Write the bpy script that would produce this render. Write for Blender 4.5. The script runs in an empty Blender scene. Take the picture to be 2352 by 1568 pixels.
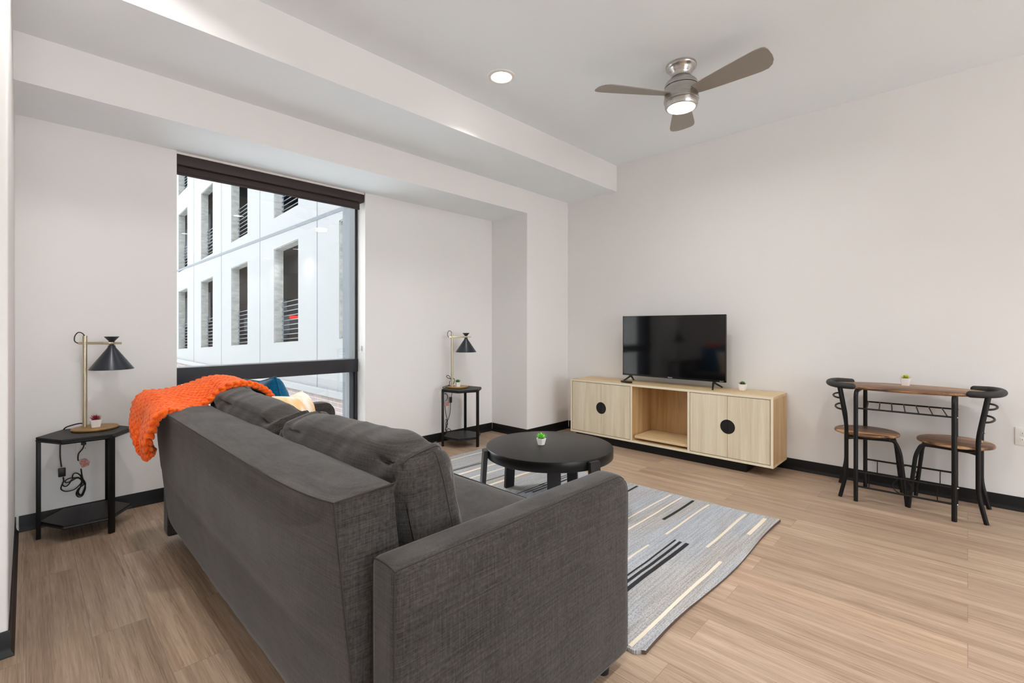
import bpy, bmesh, math, random
from mathutils import Vector, Matrix, noise
random.seed(7)
R = math.radians; PI = math.pi
S = bpy.context.scene; C = S.collection

# ------------------------------------------------------------ camera, world, exposure
cd = bpy.data.cameras.new('camera'); cam = bpy.data.objects.new('camera', cd); C.objects.link(cam)
cam.location = (0, 0, 1.2); cam.rotation_euler = (R(90), 0, R(44.08 - 90))
cd.sensor_width = 36; cd.lens = 1081 * 36 / 2352; cd.shift_y = -31 / 2352; cd.clip_start = .02; cd.clip_end = 200
S.camera = cam
S.view_settings.view_transform = 'Standard'; S.view_settings.look = 'None'
S.view_settings.gamma = 1; S.view_settings.use_curve_mapping = False
S.view_settings.exposure = 0.22
wd = bpy.data.worlds.new('overcast_sky'); S.world = wd; wd.use_nodes = True
wd.node_tree.nodes['Background'].inputs[0].default_value = (.90, .95, 1.0, 1)
wd.node_tree.nodes['Background'].inputs[1].default_value = 7.5
P_CAN, P_FAN, P_REAR = 11, 10, 16.5
S.cycles.max_bounces = 14; S.cycles.diffuse_bounces = 10; S.cycles.transparent_max_bounces = 12
WARM = (1.0, .975, .95); NEUT = (1.0, .99, .985)

# ------------------------------------------------------------ helpers: objects
WM = {}
def tag(o, label=None, cat=None, group=None, kind=None):
    if label: o['label'] = label
    if cat: o['category'] = cat
    if group: o['group'] = group
    if kind: o['kind'] = kind
    return o
def thing(name, label, cat, loc=(0, 0, 0), rz=0, group=None):
    o = bpy.data.objects.new(name, None); C.objects.link(o); o.empty_display_size = .1
    o.location = loc; o.rotation_euler = (0, 0, rz)
    WM[o.name] = Matrix.Translation(loc) @ Matrix.Rotation(rz, 4, 'Z')
    return tag(o, label, cat, group)
def obj(name, bm, mats, parent=None, smooth=True, origin=None, angle=40):
    me = bpy.data.meshes.new(name)
    M = WM[parent.name] if parent is not None else Matrix.Translation(origin or (0, 0, 0))
    bm.transform(M.inverted())
    bmesh.ops.recalc_face_normals(bm, faces=bm.faces)
    bm.to_mesh(me); bm.free()
    for m in (mats if isinstance(mats, (list, tuple)) else [mats]): me.materials.append(m)
    o = bpy.data.objects.new(name, me); C.objects.link(o)
    if smooth:
        me.polygons.foreach_set('use_smooth', [True] * len(me.polygons))
        me.set_sharp_from_angle(angle=R(angle))
    if parent is not None: o.parent = parent
    else: o.location = M.translation
    WM[o.name] = M
    return o
def sub(o, M): WM[o.name] = M; return o
def struct(name, bm, m, smooth=False):
    o = obj(name, bm, m, smooth=smooth); o['kind'] = 'structure'; return o
def copy_tree(o, parent=None):
    c = o.copy(); C.objects.link(c); c.parent = parent
    for ch in o.children: copy_tree(ch, c)
    return c

# ------------------------------------------------------------ helpers: shapes
def box(bm, a, b, bev=0, seg=2, mi=0, M=None):
    a, b = Vector([min(a[i], b[i]) for i in range(3)]), Vector([max(a[i], b[i]) for i in range(3)])
    r = bmesh.ops.create_cube(bm, size=1); vs = r['verts']
    for v in vs: v.co = Vector([(a[i] + b[i]) / 2 + v.co[i] * (b[i] - a[i]) for i in range(3)])
    fs = set(f for v in vs for f in v.link_faces)
    for f in fs: f.material_index = mi
    if bev:
        es = list(set(e for v in vs for e in v.link_edges))
        rr = bmesh.ops.bevel(bm, geom=es, offset=bev, segments=seg, affect='EDGES', profile=.5)
        vs = list(set(v for f in rr['faces'] for v in f.verts) | set(v for v in vs if v.is_valid))
        for f in rr['faces']: f.material_index = mi
    if M is not None:
        vs = set(v for v in vs if v.is_valid)
        # include every vertex of the bevelled solid
        for v in list(vs):
            for e in v.link_edges: vs.add(e.other_vert(v))
        for v in vs: v.co = M @ v.co
    return bm
def B(*args, **k): return box(bmesh.new(), *args, **k)
def prism(bm, pts, z0, z1, bev=0, mi=0, M=None):
    lo = [bm.verts.new((p[0], p[1], z0)) for p in pts]; hi = [bm.verts.new((p[0], p[1], z1)) for p in pts]
    n = len(pts); fs = [bm.faces.new(lo[::-1]), bm.faces.new(hi)]
    for i in range(n): fs.append(bm.faces.new((lo[i], lo[(i+1) % n], hi[(i+1) % n], hi[i])))
    for f in fs: f.material_index = mi
    vs = lo + hi
    if bev:
        es = [e for f in fs[:2] for e in f.edges]
        rr = bmesh.ops.bevel(bm, geom=es, offset=bev, segments=2, affect='EDGES', profile=.5)
        vs = list(set(v for v in vs if v.is_valid) | set(v for f in rr['faces'] for v in f.verts))
    if M is not None:
        for v in vs: v.co = M @ v.co
    return bm
def lathe(bm, prof, c=(0, 0, 0), n=40, mi=0, cap=True, M=None):
    rings = []
    for r, z in prof:
        ring = []
        for k in range(n):
            t = 2 * PI * k / n; co = Vector((c[0] + r * math.cos(t), c[1] + r * math.sin(t), c[2] + z))
            ring.append(bm.verts.new(M @ co if M is not None else co))
        rings.append(ring)
    for a, b in zip(rings, rings[1:]):
        for k in range(n):
            f = bm.faces.new((a[k], a[(k+1) % n], b[(k+1) % n], b[k])); f.material_index = mi
    if cap:
        for rg in (rings[0][::-1], rings[-1]): bm.faces.new(rg).material_index = mi
    return bm
def smoothpath(pts, k=6, closed=False):
    P = [Vector(p) for p in pts]; n = len(P); out = []
    rng = range(n if closed else n - 1)
    for i in rng:
        if closed: a, b, c, d = P[(i-1) % n], P[i], P[(i+1) % n], P[(i+2) % n]
        else: a, b, c, d = P[max(i-1, 0)], P[i], P[i+1], P[min(i+2, n-1)]
        for j in range(k):
            t = j / k
            out.append(.5 * ((2*b) + (c-a)*t + (2*a-5*b+4*c-d)*t*t + (3*b-a-3*c+d)*t**3))
    if not closed: out.append(P[-1])
    return out
def fillet(pts, r, k=6):
    P = [Vector(p) for p in pts]; out = [P[0]]
    for i in range(1, len(P)-1):
        a, b, c = P[i-1], P[i], P[i+1]; u, v = (a-b).normalized(), (c-b).normalized()
        rr = min(r, (a-b).length*.45, (c-b).length*.45); p, q = b + u*rr, b + v*rr
        for j in range(k+1):
            t = j/k; out.append((1-t)**2*p + 2*t*(1-t)*b + t*t*q)
    out.append(P[-1]); return out
def tube(bm, pts, r, n=10, mi=0, closed=False, caps=True):
    P = [Vector(p) for p in pts]; m = len(P); rings = []
    rad = r if callable(r) else (lambda t: r)
    T0 = (P[1]-P[0]).normalized(); up = Vector((0, 0, 1)) if abs(T0.z) < .9 else Vector((1, 0, 0))
    N = T0.cross(up).normalized()
    for i in range(m):
        if closed: T = (P[(i+1) % m]-P[i-1]).normalized()
        else: T = (P[min(i+1, m-1)]-P[max(i-1, 0)]).normalized()
        N = (N - T*N.dot(T)); N = N.normalized() if N.length > 1e-6 else T.orthogonal().normalized()
        Bn = T.cross(N); rr = rad(i/(m-1))
        rings.append([bm.verts.new(P[i] + rr*(math.cos(2*PI*k/n)*N + math.sin(2*PI*k/n)*Bn)) for k in range(n)])
    pairs = list(zip(rings, rings[1:])) + ([(rings[-1], rings[0])] if closed else [])
    for a, b in pairs:
        for k in range(n):
            f = bm.faces.new((a[k], a[(k+1) % n], b[(k+1) % n], b[k])); f.material_index = mi
    if caps and not closed:
        bm.faces.new(rings[0][::-1]).material_index = mi; bm.faces.new(rings[-1]).material_index = mi
    return bm
def sphere(bm, c, r, mi=0, sc=(1, 1, 1), u=12, v=8):
    rr = bmesh.ops.create_uvsphere(bm, u_segments=u, v_segments=v, radius=r)
    for w in rr['verts']: w.co = Vector((w.co.x*sc[0]+c[0], w.co.y*sc[1]+c[1], w.co.z*sc[2]+c[2]))
    for f in set(f for w in rr['verts'] for f in w.link_faces): f.material_index = mi
    return bm
def gridbox(n=(20, 20, 20)):
    """surface of the cube [-1,1]^3 as a welded grid; returns bm"""
    bm = bmesh.new(); cache = {}
    def V(i, j, k):
        key = (i, j, k)
        if key not in cache: cache[key] = bm.verts.new((2*i/n[0]-1, 2*j/n[1]-1, 2*k/n[2]-1))
        return cache[key]
    for ax in range(3):
        o = [a for a in range(3) if a != ax]
        for side in (0, n[ax]):
            for p in range(n[o[0]]):
                for q in range(n[o[1]]):
                    def mk(pp, qq):
                        t = [0, 0, 0]; t[ax] = side; t[o[0]] = pp; t[o[1]] = qq; return V(*t)
                    bm.faces.new((mk(p, q), mk(p+1, q), mk(p+1, q+1), mk(p, q+1)))
    return bm
def rbox(bm, half, rad):
    """round the gridbox to half sizes with edge radius"""
    for v in bm.verts:
        u = v.co.copy(); p = Vector([u[i]*half[i] for i in range(3)])
        core = Vector([max(-(half[i]-rad), min(half[i]-rad, p[i])) for i in range(3)])
        d = p - core
        if d.length > 1e-9: p = core + d.normalized()*min(rad, d.length) if sum(abs(x) > 1e-9 for x in d) > 1 else core + d
        v.co = p
    return bm

# ------------------------------------------------------------ helpers: materials
def mat(name, col=(.8, .8, .8), rough=.5, metal=0, spec=.5, **k):
    m = bpy.data.materials.new(name); m.use_nodes = True; b = m.node_tree.nodes['Principled BSDF']
    b.inputs['Base Color'].default_value = (*col, 1); b.inputs['Roughness'].default_value = rough
    b.inputs['Metallic'].default_value = metal; b.inputs['Specular IOR Level'].default_value = spec
    for kk, v in k.items(): b.inputs[kk.replace('_', ' ')].default_value = v
    return m
def srgb(r, g, b):
    f = lambda c: (c/255/12.92) if c/255 <= .04045 else ((c/255+.055)/1.055)**2.4
    return (f(r), f(g), f(b))
class NT:
    def __init__(s, m): s.m = m; s.t = m.node_tree; s.b = s.t.nodes.get('Principled BSDF')
    def n(s, typ, **k):
        nd = s.t.nodes.new('ShaderNode'+typ)
        for a, v in k.items():
            if a.startswith('i_'):
                key = a[2:]; nd.inputs[int(key) if key.isdigit() else key.replace('_', ' ')].default_value = v
            else: setattr(nd, a, v)
        return nd
    def l(s, a, b): s.t.links.new(a, b)
    def coord(s, scale=(1, 1, 1), rot=(0, 0, 0), kind='Object'):
        tc = s.n('TexCoord'); mp = s.n('Mapping'); mp.inputs['Scale'].default_value = scale; mp.inputs['Rotation'].default_value = rot
        s.l(tc.outputs[kind], mp.inputs[0]); return mp.outputs[0]
    def noise(s, vec, scale=1, detail=4, rough=.5, dist=0):
        nd = s.n('TexNoise'); nd.inputs['Scale'].default_value = scale; nd.inputs['Detail'].default_value = detail
        nd.inputs['Roughness'].default_value = rough; nd.inputs['Distortion'].default_value = dist
        s.l(vec, nd.inputs['Vector']); return nd.outputs[0]
    def ramp(s, fac, stops):
        r = s.n('ValToRGB'); e = r.color_ramp.elements
        while len(e) < len(stops): e.new(.5)
        for i, (p, c) in enumerate(stops): e[i].position = p; e[i].color = (*c, 1) if len(c) == 3 else c
        s.l(fac, r.inputs[0]); return r.outputs[0]
    def mix(s, f, a, b, typ='MIX'):
        m = s.n('MixRGB', blend_type=typ)
        for i, v in enumerate((f, a, b)):
            if isinstance(v, (int, float)): m.inputs[i].default_value = v if i == 0 else (v, v, v, 1)
            elif isinstance(v, tuple): m.inputs[i].default_value = (*v, 1)
            else: s.l(v, m.inputs[i])
        return m.outputs[0]
    def math(s, op, a, b=0.):
        m = s.n('Math', operation=op)
        for i, v in enumerate((a, b)):
            if isinstance(v, (int, float)): m.inputs[i].default_value = v
            else: s.l(v, m.inputs[i])
        return m.outputs[0]
    def bump(s, h, st=.2, d=.002):
        b = s.n('Bump'); b.inputs['Strength'].default_value = st; b.inputs['Distance'].default_value = d
        s.l(h, b.inputs['Height']); s.l(b.outputs[0], s.b.inputs['Normal'])
    def col(s, c): s.l(c, s.b.inputs['Base Color'])

def paint(name, col):
    m = mat(name, col, .62, spec=.25); k = NT(m); v = k.coord()
    k.col(k.mix(k.noise(v, 1.3, 2), tuple(c*.975 for c in col), tuple(min(1, c*1.02) for c in col)))
    k.bump(k.noise(v, 260, 3), .06, .0006); return m
M_wall = paint('wall_paint', srgb(231, 229, 227))
M_ceil = paint('ceiling_paint', srgb(240, 247, 252))
M_base = mat('black_vinyl_base', srgb(17, 17, 18), .45, spec=.3)
M_black = mat('black_powder_coat', srgb(14, 14, 15), .45, spec=.3)
M_matte = mat('black_matte', srgb(16, 16, 18), .5)
M_frame = mat('window_frame_dark', srgb(34, 34, 40), .35)
M_shade = mat('roller_shade_brown', srgb(50, 38, 38), .6)
M_white = mat('white_plastic', srgb(232, 230, 226), .35)
M_ceram = mat('white_ceramic', srgb(240, 236, 232), .3)
M_soil = mat('dark_soil', srgb(45, 36, 28), .9)
M_rubber = mat('black_cord', srgb(12, 12, 13), .45)
M_foam = mat('black_foam_grip', srgb(38, 39, 38), .62)
M_silver = mat('silver_print', srgb(215, 218, 220), .3)
M_screw = mat('steel_screw', srgb(200, 200, 200), .25, 1)
M_gold = mat('brushed_brass', srgb(204, 192, 166), .36, .85)
M_lampwood = mat('lamp_base_brass', srgb(172, 132, 72), .35, .55)
M_lampblk = mat('lamp_shade_black', srgb(44, 48, 56), .3, .2)

def floor_mat():
    m = mat('oak_plank_floor', (.5, .4, .3), .42, spec=.35); k = NT(m)
    tc = k.n('TexCoord'); sp = k.n('SeparateXYZ'); k.l(tc.outputs['Object'], sp.inputs[0])
    cb = k.n('CombineXYZ'); k.l(sp.outputs[1], cb.inputs[0]); k.l(sp.outputs[0], cb.inputs[1])
    br = k.n('TexBrick', offset=.37, offset_frequency=2)
    for a, v in (('Scale', 1.), ('Mortar Size', .0011), ('Mortar Smooth', .2), ('Brick Width', 1.22), ('Row Height', .178), ('Bias', 0.)):
        br.inputs[a].default_value = v
    br.inputs['Color1'].default_value = (0, 0, 0, 1); br.inputs['Color2'].default_value = (1, 1, 1, 1); br.inputs['Mortar'].default_value = (.5, .5, .5, 1)
    k.l(cb.outputs[0], br.inputs['Vector'])
    off = k.n('VectorMath', operation='SCALE'); k.l(br.outputs['Color'], off.inputs[0]); off.inputs['Scale'].default_value = 37.
    add = k.n('VectorMath', operation='ADD'); k.l(cb.outputs[0], add.inputs[0]); k.l(off.outputs[0], add.inputs[1])
    def st(sx, sy):
        mp = k.n('Mapping'); mp.inputs['Scale'].default_value = (sx, sy, 1); k.l(add.outputs[0], mp.inputs[0]); return mp.outputs[0]
    broad = k.noise(st(.8, 13), 1, 4, .6, .5)
    grain = k.noise(st(2.0, 95), 1, 6, .68, .3)
    fine = k.noise(st(9, 260), 1, 3, .6)
    dark = k.noise(st(1.6, 58), 1.3, 5, .72, 1.1)
    base = k.ramp(k.math('ADD', k.math('MULTIPLY', broad, .55), k.math('MULTIPLY', grain, .45)),
        [(.34, srgb(120, 97, 79)), (.46, srgb(155, 131, 111)), (.56, srgb(176, 153, 132)), (.68, srgb(194, 174, 154))])
    c = k.mix(.35, base, k.ramp(fine, [(.35, srgb(144, 121, 101)), (.65, srgb(189, 167, 146))]))
    c = k.mix(k.ramp(dark, [(.57, (0, 0, 0)), (.70, (.62, .62, .62))]), c, srgb(98, 72, 52))
    tone = k.ramp(br.outputs['Color'], [(0, (.84, .82, .80)), (.5, (.97, .97, .97)), (1, (1.06, 1.04, 1.0))])
    c = k.mix(1., c, tone, 'MULTIPLY')
    c = k.mix(k.math('MULTIPLY', br.outputs['Fac'], .45), c, srgb(70, 50, 38))
    k.col(c); k.l(k.ramp(grain, [(.3, (.5, .5, .5)), (.7, (.38, .38, .38))]), k.b.inputs['Roughness'])
    k.bump(k.math('SUBTRACT', k.math('MULTIPLY', grain, .4), br.outputs['Fac']), .18, .0012)
    return m
M_floor = floor_mat()
def wood(name, dk, md, lt, along=1, sc=1., rough=.45, spread=(.35, .5, .65)):
    m = mat(name, md, rough); k = NT(m); s = [26*sc]*3; s[along] = 1.6*sc
    g = k.noise(k.coord(tuple(s)), 1, 6, .6, .7); s2 = [150*sc]*3; s2[along] = 5*sc
    f = k.noise(k.coord(tuple(s2)), 1, 3)
    k.col(k.ramp(k.math('ADD', k.math('MULTIPLY', g, .75), k.math('MULTIPLY', f, .25)), list(zip(spread, (dk, md, lt)))))
    k.bump(f, .05, .0005); return m
M_ply_h = wood('birch_veneer_top', srgb(196, 168, 122), srgb(212, 186, 142), srgb(224, 202, 162), 1, .6)
M_ply_v = wood('birch_veneer_door', srgb(204, 191, 164), srgb(216, 205, 180), srgb(226, 217, 196), 2, .6)
M_ply_e = mat('birch_veneer_edge', srgb(226, 216, 192), .5)
M_rustic = wood('rustic_brown_board', srgb(62, 38, 24), srgb(138, 96, 62), srgb(192, 152, 112), 1, .8, .4, (.40, .50, .60))

def fabric(name, dk, lt, sheen=.3, sc=1.):
    m = mat(name, dk, .92, spec=.15, Sheen_Weight=sheen, Sheen_Roughness=.45); k = NT(m)
    a = k.noise(k.coord((7*sc, 7*sc, 330*sc)), 1, 4, .7); b = k.noise(k.coord((330*sc, 330*sc, 7*sc)), 1, 4, .7)
    c = k.noise(k.coord(), 5, 3); d = k.noise(k.coord((120*sc, 700*sc, 120*sc)), 1, 2)
    w = k.math('ADD', k.math('MULTIPLY', a, .42), k.math('ADD', k.math('MULTIPLY', b, .32), k.math('MULTIPLY', d, .26)))
    w2 = k.math('ADD', k.math('MULTIPLY', w, .88), k.math('MULTIPLY', c, .12))
    k.col(k.ramp(w2, [(.40, dk), (.62, lt)])); k.bump(w, .35, .0012); return m
M_sofa = fabric('charcoal_sofa_fabric', srgb(34, 31, 30), srgb(74, 70, 67), .20)
M_seam = mat('sofa_seam_thread', srgb(46, 43, 41), .9)
M_blue = fabric('teal_blue_cotton', srgb(0, 70, 104), srgb(8, 104, 142), .2, .8)
M_tan = mat('cream_cushion_cloth', srgb(226, 200, 168), .85, Sheen_Weight=.2)
k = NT(M_tan); k.col(k.ramp(k.noise(k.coord(), 4, 3, .6), [(.4, srgb(236, 190, 130)), (.52, srgb(244, 234, 222))]))
M_orange = mat('orange_chenille', srgb(250, 98, 32), .85, spec=.1, Sheen_Weight=.55, Sheen_Roughness=.4)
M_orange.node_tree.nodes['Principled BSDF'].inputs['Sheen Tint'].default_value = (1, .75, .6, 1)
k = NT(M_orange); v = k.coord(); k.col(k.ramp(k.noise(v, 60, 4), [(.3, srgb(236, 72, 8)), (.7, srgb(255, 122, 40))])); k.bump(k.noise(v, 700, 3), .5, .003)

def rug_mat():
    m = mat('grey_flatweave_wool', (.6, .6, .6), .95, spec=.1, Sheen_Weight=.15); k = NT(m)
    st = k.noise(k.coord((3, 95, 1)), 1, 4, .65); sp = k.noise(k.coord((90, 260, 1)), 1, 3, .7); big = k.noise(k.coord((.5, 2.4, 1)), 1.2, 2)
    base = k.ramp(big, [(.44, srgb(172, 178, 187)), (.60, srgb(176, 164, 146))])
    c = k.mix(.6, base, k.ramp(st, [(.3, srgb(124, 124, 124)), (.6, srgb(180, 184, 189))]))
    c = k.mix(k.ramp(sp, [(.50, (0, 0, 0)), (.66, (.85, .85, .85))]), c, srgb(84, 80, 78))
    k.col(c)
    w = k.n('TexWave', wave_type='BANDS', bands_direction='Y'); w.inputs['Scale'].default_value = 55; w.inputs['Distortion'].default_value = 1.5
    w.inputs['Detail'].default_value = 1; w.inputs['Detail Scale'].default_value = 8; k.l(k.coord(), w.inputs[0]); k.bump(k.math('ADD', w.outputs[1], sp), .5, .003); return m
M_rug = rug_mat()
M_rug_k = mat('black_wool_stripe', srgb(26, 26, 30), .95); M_rug_c = mat('cream_wool_stripe', srgb(212, 200, 182), .95); M_rug_e = mat('brown_rug_backing', srgb(84, 66, 58), .95)
NT(M_rug_k).bump(NT(M_rug_k).noise(NT(M_rug_k).coord((80, 260, 1)), 1, 3), .5, .003); NT(M_rug_c).bump(NT(M_rug_c).noise(NT(M_rug_c).coord((80, 260, 1)), 1, 3), .5, .003)

M_nickel = mat('brushed_nickel', srgb(196, 192, 188), .24, 1)
k = NT(M_nickel); k.l(k.ramp(k.noise(k.coord((4, 4, 500)), 1, 3), [(.3, (.2, .2, .2)), (.7, (.34, .34, .34))]), k.b.inputs['Roughness'])
M_blade = mat('fan_blade_taupe', srgb(150, 143, 135), .45, .1)
def emit(name, col, st):
    m = bpy.data.materials.new(name); m.use_nodes = True; t = m.node_tree; t.nodes.clear()
    e = t.nodes.new('ShaderNodeEmission'); e.inputs[0].default_value = (*col, 1); e.inputs[1].default_value = st
    o = t.nodes.new('ShaderNodeOutputMaterial'); t.links.new(e.outputs[0], o.inputs[0]); return m
M_led = emit('lit_diffuser', (1, .97, .93), 9.)
M_led_fan = emit('lit_fan_lens', (1, .97, .92), 6.)
def glass():
    m = bpy.data.materials.new('window_glass'); m.use_nodes = True; t = m.node_tree; t.nodes.clear()
    tr = t.nodes.new('ShaderNodeBsdfTransparent'); tr.inputs[0].default_value = (.975, .985, .985, 1)
    gl = t.nodes.new('ShaderNodeBsdfGlossy'); gl.inputs['Roughness'].default_value = .0
    ge = t.nodes.new('ShaderNodeNewGeometry'); dt = t.nodes.new('ShaderNodeVectorMath'); dt.operation = 'DOT_PRODUCT'
    t.links.new(ge.outputs['Normal'], dt.inputs[0]); t.links.new(ge.outputs['Incoming'], dt.inputs[1])
    def mth(op, a, b=0.):
        m_ = t.nodes.new('ShaderNodeMath'); m_.operation = op
        for i_, v_ in enumerate((a, b)):
            if isinstance(v_, float): m_.inputs[i_].default_value = v_
            else: t.links.new(v_, m_.inputs[i_])
        return m_.outputs[0]
    c5 = mth('POWER', mth('SUBTRACT', 1., mth('ABSOLUTE', dt.outputs['Value'])), 5.)
    fres = mth('ADD', mth('MULTIPLY', c5, .95), .04)
    mx = t.nodes.new('ShaderNodeMixShader'); o = t.nodes.new('ShaderNodeOutputMaterial')
    t.links.new(fres, mx.inputs[0]); t.links.new(tr.outputs[0], mx.inputs[1]); t.links.new(gl.outputs[0], mx.inputs[2]); t.links.new(mx.outputs[0], o.inputs[0]); return m
M_glass = glass()
M_screen = mat('tv_screen_glass', srgb(9, 10, 12), .07, spec=.6)
M_bezel = mat('tv_bezel', srgb(14, 14, 16), .25)

# ------------------------------------------------------------ exterior seen through the window
M_fac = mat('pale_precast_concrete', srgb(114, 115, 116), .8)
k = NT(M_fac); k.col(k.mix(k.noise(k.coord(), .8, 4), srgb(112, 114, 115), srgb(117, 117, 117)))
M_conc = mat('grey_concrete_jamb', srgb(96, 96, 92), .85)
k = NT(M_conc); k.col(k.ramp(k.noise(k.coord((2, 2, 6)), 2, 5, .7), [(.3, srgb(98, 100, 98)), (.7, srgb(138, 138, 134))]))
M_joint = mat('panel_joint', srgb(84, 88, 92), .9)
M_rail = mat('steel_rail', srgb(84, 92, 100), .5, .3)
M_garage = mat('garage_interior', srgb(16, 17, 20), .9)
XL_ = -3.2
M_mesh = mat('perforated_screen', srgb(60, 64, 70), .8)
k = NT(M_mesh); k.col(k.ramp(k.noise(k.coord(), 14, 5, .8), [(.52, srgb(12, 16, 24)), (.64, srgb(74, 84, 98))]))
M_brick = mat('pale_brown_brick', srgb(190, 170, 164), .9)
k = NT(M_brick); tc = k.n('TexCoord'); sp = k.n('SeparateXYZ'); k.l(tc.outputs['Object'], sp.inputs[0]); cb = k.n('CombineXYZ')
k.l(sp.outputs[1], cb.inputs[0]); k.l(sp.outputs[2], cb.inputs[1]); br = k.n('TexBrick'); k.l(cb.outputs[0], br.inputs[0])
for a, v in (('Scale', 1.), ('Mortar Size', .006), ('Brick Width', .3), ('Row Height', .09)): br.inputs[a].default_value = v
br.inputs['Color1'].default_value = (*srgb(112, 99, 97), 1); br.inputs['Color2'].default_value = (*srgb(126, 114, 111), 1); br.inputs['Mortar'].default_value = (*srgb(142, 139, 137), 1)
k.col(br.outputs['Color'])

bld = thing('parking_building', 'white concrete parking building with tall slot openings, seen through the window', 'building', (4.2, 12, -1.5))
XF, XB = 4.2, 4.415; PITCH, RISE = 3.435, 3.03
def slope(y): return .157 * (12.14 - y) / PITCH            # the storeys climb towards the near end like a ramp
def quad_x(bm, y0, y1, za0, za1, zb0, zb1, x0=XF, x1=XB, mi=0):
    # solid between y0..y1; bottom za0 at y0, za1 at y1; top zb0 at y0, zb1 at y1
    v = [bm.verts.new(p) for p in ((x0, y0, za0), (x0, y1, za1), (x0, y1, zb1), (x0, y0, zb0), (x1, y0, za0), (x1, y1, za1), (x1, y1, zb1), (x1, y0, zb0))]
    for f in ((0, 1, 2, 3), (7, 6, 5, 4), (0, 4, 5, 1), (3, 2, 6, 7), (1, 5, 6, 2), (0, 3, 7, 4)): bm.faces.new([v[i] for i in f]).material_index = mi
fac = bmesh.new()
bays = [(10.67 + PITCH*i, 12.14 + PITCH*i) for i in range(-1, 6)]
ys = [4.6] + [y for b in bays for y in b] + [36.]
for i in range(0, len(ys), 2): quad_x(fac, ys[i], ys[i+1], -.02, -.02, 12, 12)
wins = []
for (a, b) in bays:
    zprev = (-.02, -.02)
    for row in range(0, 4):
        z0a, z0b = .90 + slope(a) - slope(12.14)+slope(12.14) - .067 + row*RISE, .90 + slope(b) - .067 + row*RISE
        h = 2.28
        quad_x(fac, a, b, zprev[0], zprev[1], z0a, z0b); zprev = (z0a+h, z0b+h); wins.append((a, b, z0a, z0b, h, row))
obj('wall_panel', fac, M_fac, bld, smooth=False)
jm = bmesh.new()
for i in range(-1, 6): box(jm, (XF-.004, 9.69+PITCH*i-.014, -.02), (XF+.01, 9.69+PITCH*i+.014, 12))
obj('panel_joint', jm, M_joint, bld, smooth=False)
band = bmesh.new(); box(band, (XF-.006, 4.6, 3.44), (XF+.01, 36, 3.515)); obj('floor_band', band, M_joint, bld, smooth=False)
obj('stone_ledge', B((XF-.09, 4.6, -.15), (XF+.3, 36, -.02), bev=.01), M_fac, bld, smooth=False)
obj('brick_base', B((XF-.03, 4.6, -3), (XF+.3, 36, -.15)), M_brick, bld, smooth=False)
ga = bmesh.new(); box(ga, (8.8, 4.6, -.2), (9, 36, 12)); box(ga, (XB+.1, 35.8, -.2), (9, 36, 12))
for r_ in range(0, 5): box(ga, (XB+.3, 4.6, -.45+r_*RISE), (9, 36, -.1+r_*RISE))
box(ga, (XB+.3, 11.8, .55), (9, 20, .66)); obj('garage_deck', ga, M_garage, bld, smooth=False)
for (a, b, z0, z1, h, row) in wins:
    if row > 2 or (row == 2 and a < 8): continue
    lin = bmesh.new()     # grey concrete lining of the opening
    quad_x(lin, b-.02, b-.001, z1, z1, z1+h, z1+h, XF+.012, XB); quad_x(lin, a+.001, a+.02, z0, z0, z0+h, z0+h, XF+.012, XB)
    quad_x(lin, a, b, z0+h-.02, z1+h-.02, z0+h-.001, z1+h-.001, XF+.012, XB); quad_x(lin, a, b, z0+.001, z1+.001, z0+.012, z1+.012, XF+.012, XB)
    ol = obj('window_lining', lin, M_conc, bld, smooth=False)
    if row < 2:
        sc = bmesh.new(); quad_x(sc, a, b, z0+1.0, z1+1.0, z0+h, z1+h, 4.95, 4.96); obj('mesh_screen', sc, M_mesh, bld, smooth=False)
    rl = bmesh.new()
    for j in range(9):
        zz = .09 + j*.112; tube(rl, [(XB-.03, a+.01, z0+zz), (XB-.03, b-.01, z1+zz)], .011, 6)
    for yy in (a+.04, b-.04): tube(rl, [(XB-.01, yy, z0+.03), (XB-.01, yy, z0+1.02)], .013, 6)
    obj('window_railing', rl, M_rail, bld)
M_tail = emit('car_tail_lamp_red', (1, .03, .02), 1.2)
car = thing('parked_car', 'dark car with a red tail lamp parked inside the garage opening', 'car', (6.2, 16.05, 0.66))
cb_ = bmesh.new(); prism(cb_, [(-.9, -2), (.9, -2), (.95, 1.9), (-.95, 1.9)], .25, .85, .12, M=Matrix.Translation((6.2, 16.1, .76)))
prism(cb_, [(-.75, -1.4), (.75, -1.4), (.75, 1.0), (-.75, 1.0)], .85, 1.35, .2, M=Matrix.Translation((6.2, 16.1, .76)))
obj('car_body', cb_, mat('dark_blue_car_paint', srgb(10, 16, 32), .5), car)
tl = bmesh.new(); box(tl, (5.30, 14.05, 1.47), (5.60, 14.11, 1.56), bev=.01); obj('tail_lamp', tl, M_tail, car)
for dx in (-.85, .85):
    for dy in (-1.3, 1.2): obj('wheel', lathe(bmesh.new(), [(.28, -.1), (.3, -.06), (.3, .06), (.28, .1)], n=20, M=Matrix.Translation((6.2+dx, 16.1+dy, .96)) @ Matrix.Rotation(R(90), 4, 'Y')), M_rubber, car)
ow = bmesh.new(); box(ow, (-12, 4.2, 2.99+.16), (4.1, 4.42, 5)); box(ow, (-12, 4.2, -1.5), (XL_-.21, 4.42, 3.15)); box(ow, (-12, 4.42, -1.5), (-9.5, 36, 11))  # unseen walls added to keep part of the sky light off the facade
struct('added_sky_block', ow, mat('sky_block_render', srgb(206, 204, 200), .9))
gr = B((-12, 4.45, -1.7), (4.15, 40, -1.5)); struct('ground', gr, mat('bounce_paving', srgb(225, 225, 222), .9))  # unseen ground, kept pale to bounce light up to the window soffit

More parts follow.
